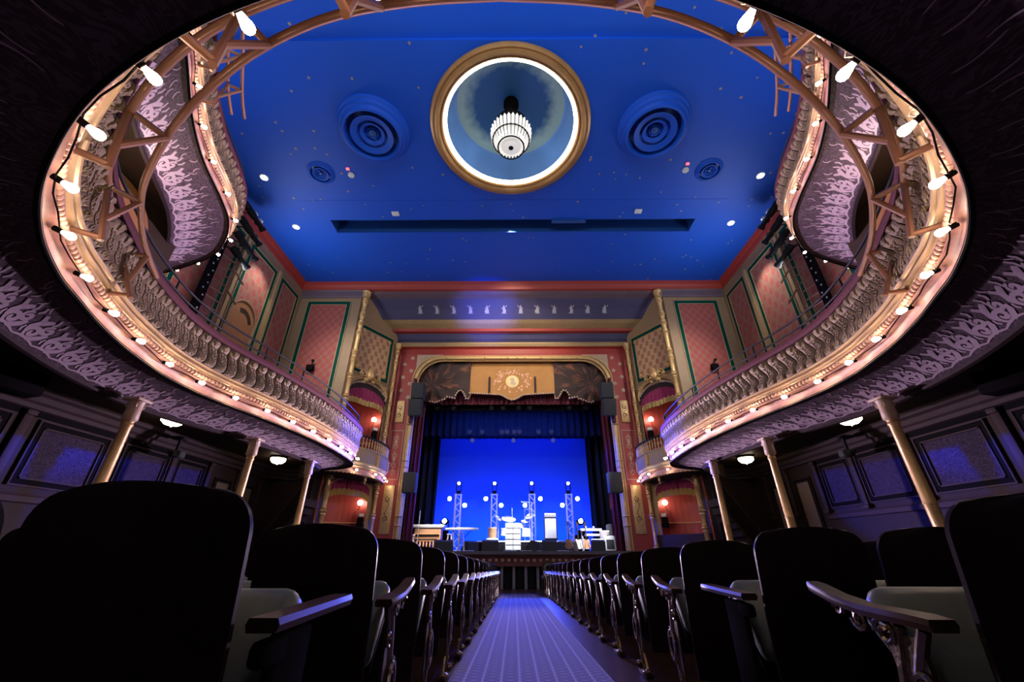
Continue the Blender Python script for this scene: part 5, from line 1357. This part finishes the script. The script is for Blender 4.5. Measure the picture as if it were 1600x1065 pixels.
def wedge(x, y, w, label, rz=0):
    def fr(a, b, h): 
        c_, s_ = math.cos(rz), math.sin(rz); h -= w / 2
        return (x + c_ * h - s_ * a, y + s_ * h + c_ * a, SZ + b)
    t = thing('stage_monitor', label, 'stage monitor', (x, y, SZ), 'wedge monitors along the stage edge'); MB().prism([(-.22, .0), (.26, .0), (.26, .12), (.02, .42), (-.22, .36)], w, fr).build('cabinet', M['grey'], t, smooth=False)
    def fr2(a, b, h): return fr(a, b, h + .04)
    MB().prism([(.275, .13), (.28, .14), (.04, .43), (.03, .425)], w - .08, fr2).build('grille', M['black'], t, smooth=False)
wedge(-2.95, 19.3, .75, 'wedge monitor at the left end of the stage edge'); wedge(-.95, 19.3, .7, 'wedge monitor left of centre on the stage edge'); wedge(.95, 20.2, .7, 'wedge monitor turned sideways right of the white case', 1.3); wedge(1.6, 19.3, .62, 'wedge monitor right of centre on the stage edge'); wedge(3.7, 19.3, .55, 'wedge monitor in front of the white amplifiers'); wedge(-2.0, 21.2, .7, 'wedge monitor lit blue behind the taller stool', .9); wedge(2.6, 21.2, .9, 'wide blue lit wedge monitor below the bass amplifier', -.5)
def guitar(x, y, label, mat, lean=.15):
    t = thing('guitar', label, 'guitar', (x, y, SZ), 'guitars on stands'); Rm = RX(-lean)
    def fr(a, b, h): p = Rm @ Vector((a, h, b)); return (x + p.x, y + p.y, SZ + p.z + .06)
    MB().prism([(.0, .02), (.13, .04), (.19, .16), (.13, .27), (.16, .36), (.1, .46), (.04, .42), (-.04, .42), (-.1, .47), (-.16, .36), (-.13, .27), (-.19, .16), (-.13, .04)], .05, fr).build('body', mat, t, smooth=False)
    MB().prism([(-.025, .4), (.025, .4), (.022, 1.0), (.05, 1.05), (.04, 1.2), (-.04, 1.2), (-.05, 1.05), (-.022, 1.0)], .03, fr).build('neck', M['darkbrown'], t, smooth=False)
    MB().tube([(x - .15, y - .1, SZ + .02), (x, y + .12, SZ + .5), (x + .15, y - .1, SZ + .02)], .012, 5).build('stand', M['blackmetal'], t)
guitar(2.62, 20.6, 'red brown guitar on a stand right of the bass amplifier', M['pipe']); guitar(3.15, 21.2, 'pale guitar leaning left of the keyboard rack', M['stoolwood']); guitar(3.5, 21.0, 'tan guitar leaning in front of the keyboard rack', M['organ'])
x, y = 3.98, 22.4
t = thing('keyboard_rack', 'white two tier keyboard rack at the right of the stage', 'keyboard', (x, y, SZ)); MB().bbox((x, y, SZ + .95), (1.05, .4, .12), .02).build('upper_keyboard', M['white'], t); MB().bbox((x + .1, y - .25, SZ + .7), (.9, .34, .1), .02).build('lower_keyboard', M['white'], t); mb = MB()
for a in (-.48, .48): mb.tube([(x + a, y, SZ), (x + a, y, SZ + .9)], .025, 6); mb.tube([(x + a, y, SZ + .02), (x + a, y - .4, SZ + .02), (x + a, y - .3, SZ + .66)], .02, 6)
for a in (-.25, .15): mb.sph((x + a, y, SZ + 1.06), .06, 8, 6)
mb.build('stand', M['steel'], t)
x, y = 4.55, 20.9
t = thing('combo_amplifier', 'white combo amplifier with grey speaker cloth at stage right edge', 'amplifier', (x, y, SZ)); cb = MB().bbox((x, y, SZ + .32), (.52, .34, .62), .03).build('cabinet', M['white'], t); MB().bbox((x, y - .175, SZ + .27), (.36, .02, .4), .01).build('grille', M['grey'], cb); MB().tube([(x - .1, y, SZ + .63), (x, y, SZ + .68), (x + .1, y, SZ + .63)], .015, 5).build('handle', M['black'], t)
tag(MB().bbox((3.98, 20.95, SZ + .25), (.5, .36, .5), .03).build('small_amplifier', M['white']), 'low white amplifier left of the combo amplifier', 'amplifier')
t = thing('floor_drum', 'round cream drum standing behind the combo amplifier', 'drum', (4.5, 21.6, SZ)); MB().lathe([(.24, .3), (.26, .34), (.25, .8), (.26, .84), (.2, .88), (0, .89)], (4.5, 21.6, SZ), 18).build('shell', M['stoolwood'], t); mb = MB()
for k in range(3): mb.tube([(4.5 + .22 * math.cos(k * 2.1), 21.6 + .22 * math.sin(k * 2.1), SZ + .4), (4.5 + .28 * math.cos(k * 2.1), 21.6 + .28 * math.sin(k * 2.1), SZ)], .014, 5)
mb.build('leg', M['steel'], t)
tag(MB().bbox((4.95, 22.2, SZ + .6), (.42, .4, 1.2), .08).build('bagged_gear', M['grey']), 'tall blue lit bag of gear by the right curtain', 'bag')
mb = MB(); rnd = random.Random(2)
for k in range(9):
    cx, cy = rnd.uniform(-2.2, 2.6), rnd.uniform(19.8, 20.9); mb.tube([(cx + .35 * math.cos(q * .7 + k) * (1 - q / 20), cy + .22 * math.sin(q * .8 + k), SZ + .012) for q in range(14)], .012, 5)
tag(mb.build('stage_cables', M['steel']), 'tangle of pale cables lying along the stage front', 'cables', kind='stuff')
# spare chair before the apron
x, y = 1.28, 16.55
t = thing('side_chair', 'round backed upholstered chair standing before the stage apron', 'chair', (x, y, 0)); MB().bbox((x, y, .45), (.46, .44, .09), .04).build('seat', M['pad'], t)
for a in (-1, 1):
    for b in (-1, 1): MB().tube([(x + a * .19, y + b * .18, .42), (x + a * .21, y + b * .2, 0)], .02, 6).build('leg', M['darkbrown'], t)
MB().lathe([(.2, -.03), (.23, -.02), (.23, .02), (.2, .03)], (x, y - .22, .76), 20, RX(PI / 2)).build('back_frame', M['darkbrown'], t); MB().lathe([(.2, -.025), (.0, -.04), (.0, .04), (.2, .025)], (x, y - .22, .76), 20, RX(PI / 2), cap=False).tube([(x - .17, y - .2, .45), (x - .15, y - .22, .6)], .018, 6).tube([(x + .17, y - .2, .45), (x + .15, y - .22, .6)], .018, 6).build('backrest', M['pad'], t)

# ---------------------------------------------------------------- stalls seating
def chair_proto(arm_side, ornate, name='theatre_seat'):
    t = thing(name, 'x', 'seat', (0, 0, 0))
    # back: bent plywood panel with round shoulders, leaning slightly back
    mb = MB(); n, m = 16, 18; H0, H1, W = .16, .852, .238; vs = []; fs = []
    def hw(z):
        r = .085
        if z > H1 - r: d = z - (H1 - r); return W - r + math.sqrt(max(0, r * r - d * d))
        return W - .02 * max(0, (.55 - z) / .4)
    zs = [H0 + (H1 - .085 - H0) * j / 10 for j in range(11)] + [H1 - .085 + .085 * math.sin(PI / 2 * j / 8) for j in range(1, 9)]
    for sd_ in (0, 1):
        for z in zs:
            w = hw(z)
            crown = .012 if z >= H1 - .085 else 0
            for i in range(n + 1):
                u = 2 * i / n - 1; zz = z + crown * (1 - u * u) * ((z - (H1 - .085)) / .085)
                y = -.02 - .14 * (z - .3) + .035 * (1 - u * u) * -1 + (.012 if sd_ else 0)
                vs.append((u * w, y, zz))
    nr = len(zs); N1 = (n + 1) * nr
    for sd_ in (0, 1):
        for j in range(nr - 1):
            for i in range(n):
                a = sd_ * N1 + j * (n + 1) + i; q = (a, a + 1, a + n + 2, a + n + 1); fs.append(q if not sd_ else q[::-1])
    def rim(a, b): fs.append((a, b, b + N1, a + N1))
    for i in range(n): rim(i + 1, i); rim((nr - 1) * (n + 1) + i, (nr - 1) * (n + 1) + i + 1)
    for j in range(nr - 1): rim(j * (n + 1), (j + 1) * (n + 1)); rim((j + 1) * (n + 1) + n, j * (n + 1) + n)
    mb.add(vs, fs).build('backrest', M['chair'], t)
    # padded seat, tipped up
    M4 = RX(math.radians(52))
    pd = MB().bbox((0, .2, .50), (.42, .34, .10), .045, M4, 3).build('seat_pad', M['pad'], t)
    MB().bbox((0, .245, .455), (.40, .32, .02), .008, M4).build('seat_pan', M['chair'], pd)
    x = arm_side * .265
    sec = [(-.035, 0.002), (-.03, .014), (.03, .014), (.036, 0.002), (.03, -.012), (-.03, -.012)]
    path = [(-.0, .585, 1.0), (.05, .59, 1.25), (.12, .592, 1.2), (.22, .595, 1.0), (.32, .61, .9), (.4, .632, .85), (.43, .638, .6)] if ornate else [(-.0, .6, 1), (.1, .602, 1), (.2, .604, 1), (.3, .606, 1), (.4, .608, 1), (.43, .608, .8)]
    mb = MB(); vs = []; fs = []; k = len(sec)
    for (y, z, w) in path:
        for (a, b) in sec: vs.append((x + a * w, y, z + b))
    for i in range(len(path) - 1):
        for q in range(k): fs.append((i * k + q, i * k + (q + 1) % k, (i + 1) * k + (q + 1) % k, (i + 1) * k + q))
    fs += [tuple(range(k)), tuple(range(len(path) * k - 1, (len(path) - 1) * k - 1, -1))]
    mb.add(vs, fs).build('armrest', M['arm'], t)
    s = MB()
    if ornate:
        # cast standard: bowed ribs, scrolls, oval boss, splayed foot
        for dy in (0, .07): s.tube([(x, .06 + dy + .1 * math.sin(PI * v * 1.1) * (.6 if dy else 1), .57 - .53 * v) for v in [i / 12 for i in range(13)]], .014, 6)
        for (cy, cz, r, tn) in ((.17, .55, .035, 1.4), (.25, .57, .028, -1.3), (.32, .59, .022, 1.2), (.1, .45, .03, 1.3), (.2, .36, .035, -1.4), (.17, .22, .03, 1.3), (.12, .14, .025, -1.2)):
            s.tube([(x + arm_side * .012, a, b) for a, b in spiral(cy, cz, r, .008, 0, tn, 12)], .0075, 5)
        s.tube([(x + arm_side * .014, .19 + .045 * math.cos(q), .29 + .075 * math.sin(q)) for q in [2 * PI * i / 16 for i in range(16)]], .01, 6, closed=True)
        s.box((x, .13, .33), (.012, .1, .44)); s.bbox((x, .09, .02), (.06, .22, .035), .012); s.sph((x + arm_side * .01, .0, .035), .03, 8, 6); s.sph((x + arm_side * .012, .2, .05), .03, 8, 6)
        s.build('end_standard', M['iron'], t)
    else:
        s.bbox((x, .14, .3), (.03, .16, .56), .012); s.bbox((x, .1, .02), (.05, .26, .035), .012); s.bbox((x, .05, .55), (.04, .1, .05), .015); s.build('standard', M['standard'], t)
    return t
SEATS = {}
NUM = ['one', 'two', 'three', 'four', 'five', 'six', 'seven', 'eight', 'nine', 'ten', 'eleven', 'twelve', 'thirteen', 'fourteen', 'fifteen', 'sixteen', 'seventeen']
def place_seat(key, x, y, label, group):
    loc = (x, y, floor_z(y))
    if key not in SEATS:
        SEATS[key] = chair_proto(key[0], key[1]); o = SEATS[key]; o.location = loc; o['label'] = label; o['group'] = group
    else: dup(SEATS[key], loc, label, group)
FAR = ['aisle seat', 'second seat from the aisle', 'third seat from the aisle', 'fourth seat from the aisle']
PEND = []
for r in range(17):
    yl = .985 + .875 * r; yr = 1.13 + .875 * r
    for k in range(4 if r < 4 else 3):
        PEND.append(((1, k == 0 and r != 0), -.68 - .525 * k, yl, 'dark wooden theatre seat, %s, row %s of the left block' % (FAR[k], NUM[r]), 'stalls seats left of the aisle'))
        PEND.append(((-1, k == 0 and r != 1), 1.36 + .525 * k, yr, 'dark wooden theatre seat, %s, row %s of the right block' % (FAR[k], NUM[r]), 'stalls seats right of the aisle'))
# the copies share their parts' meshes
for p in sorted(PEND, key=lambda q: q[2]): place_seat(*p)
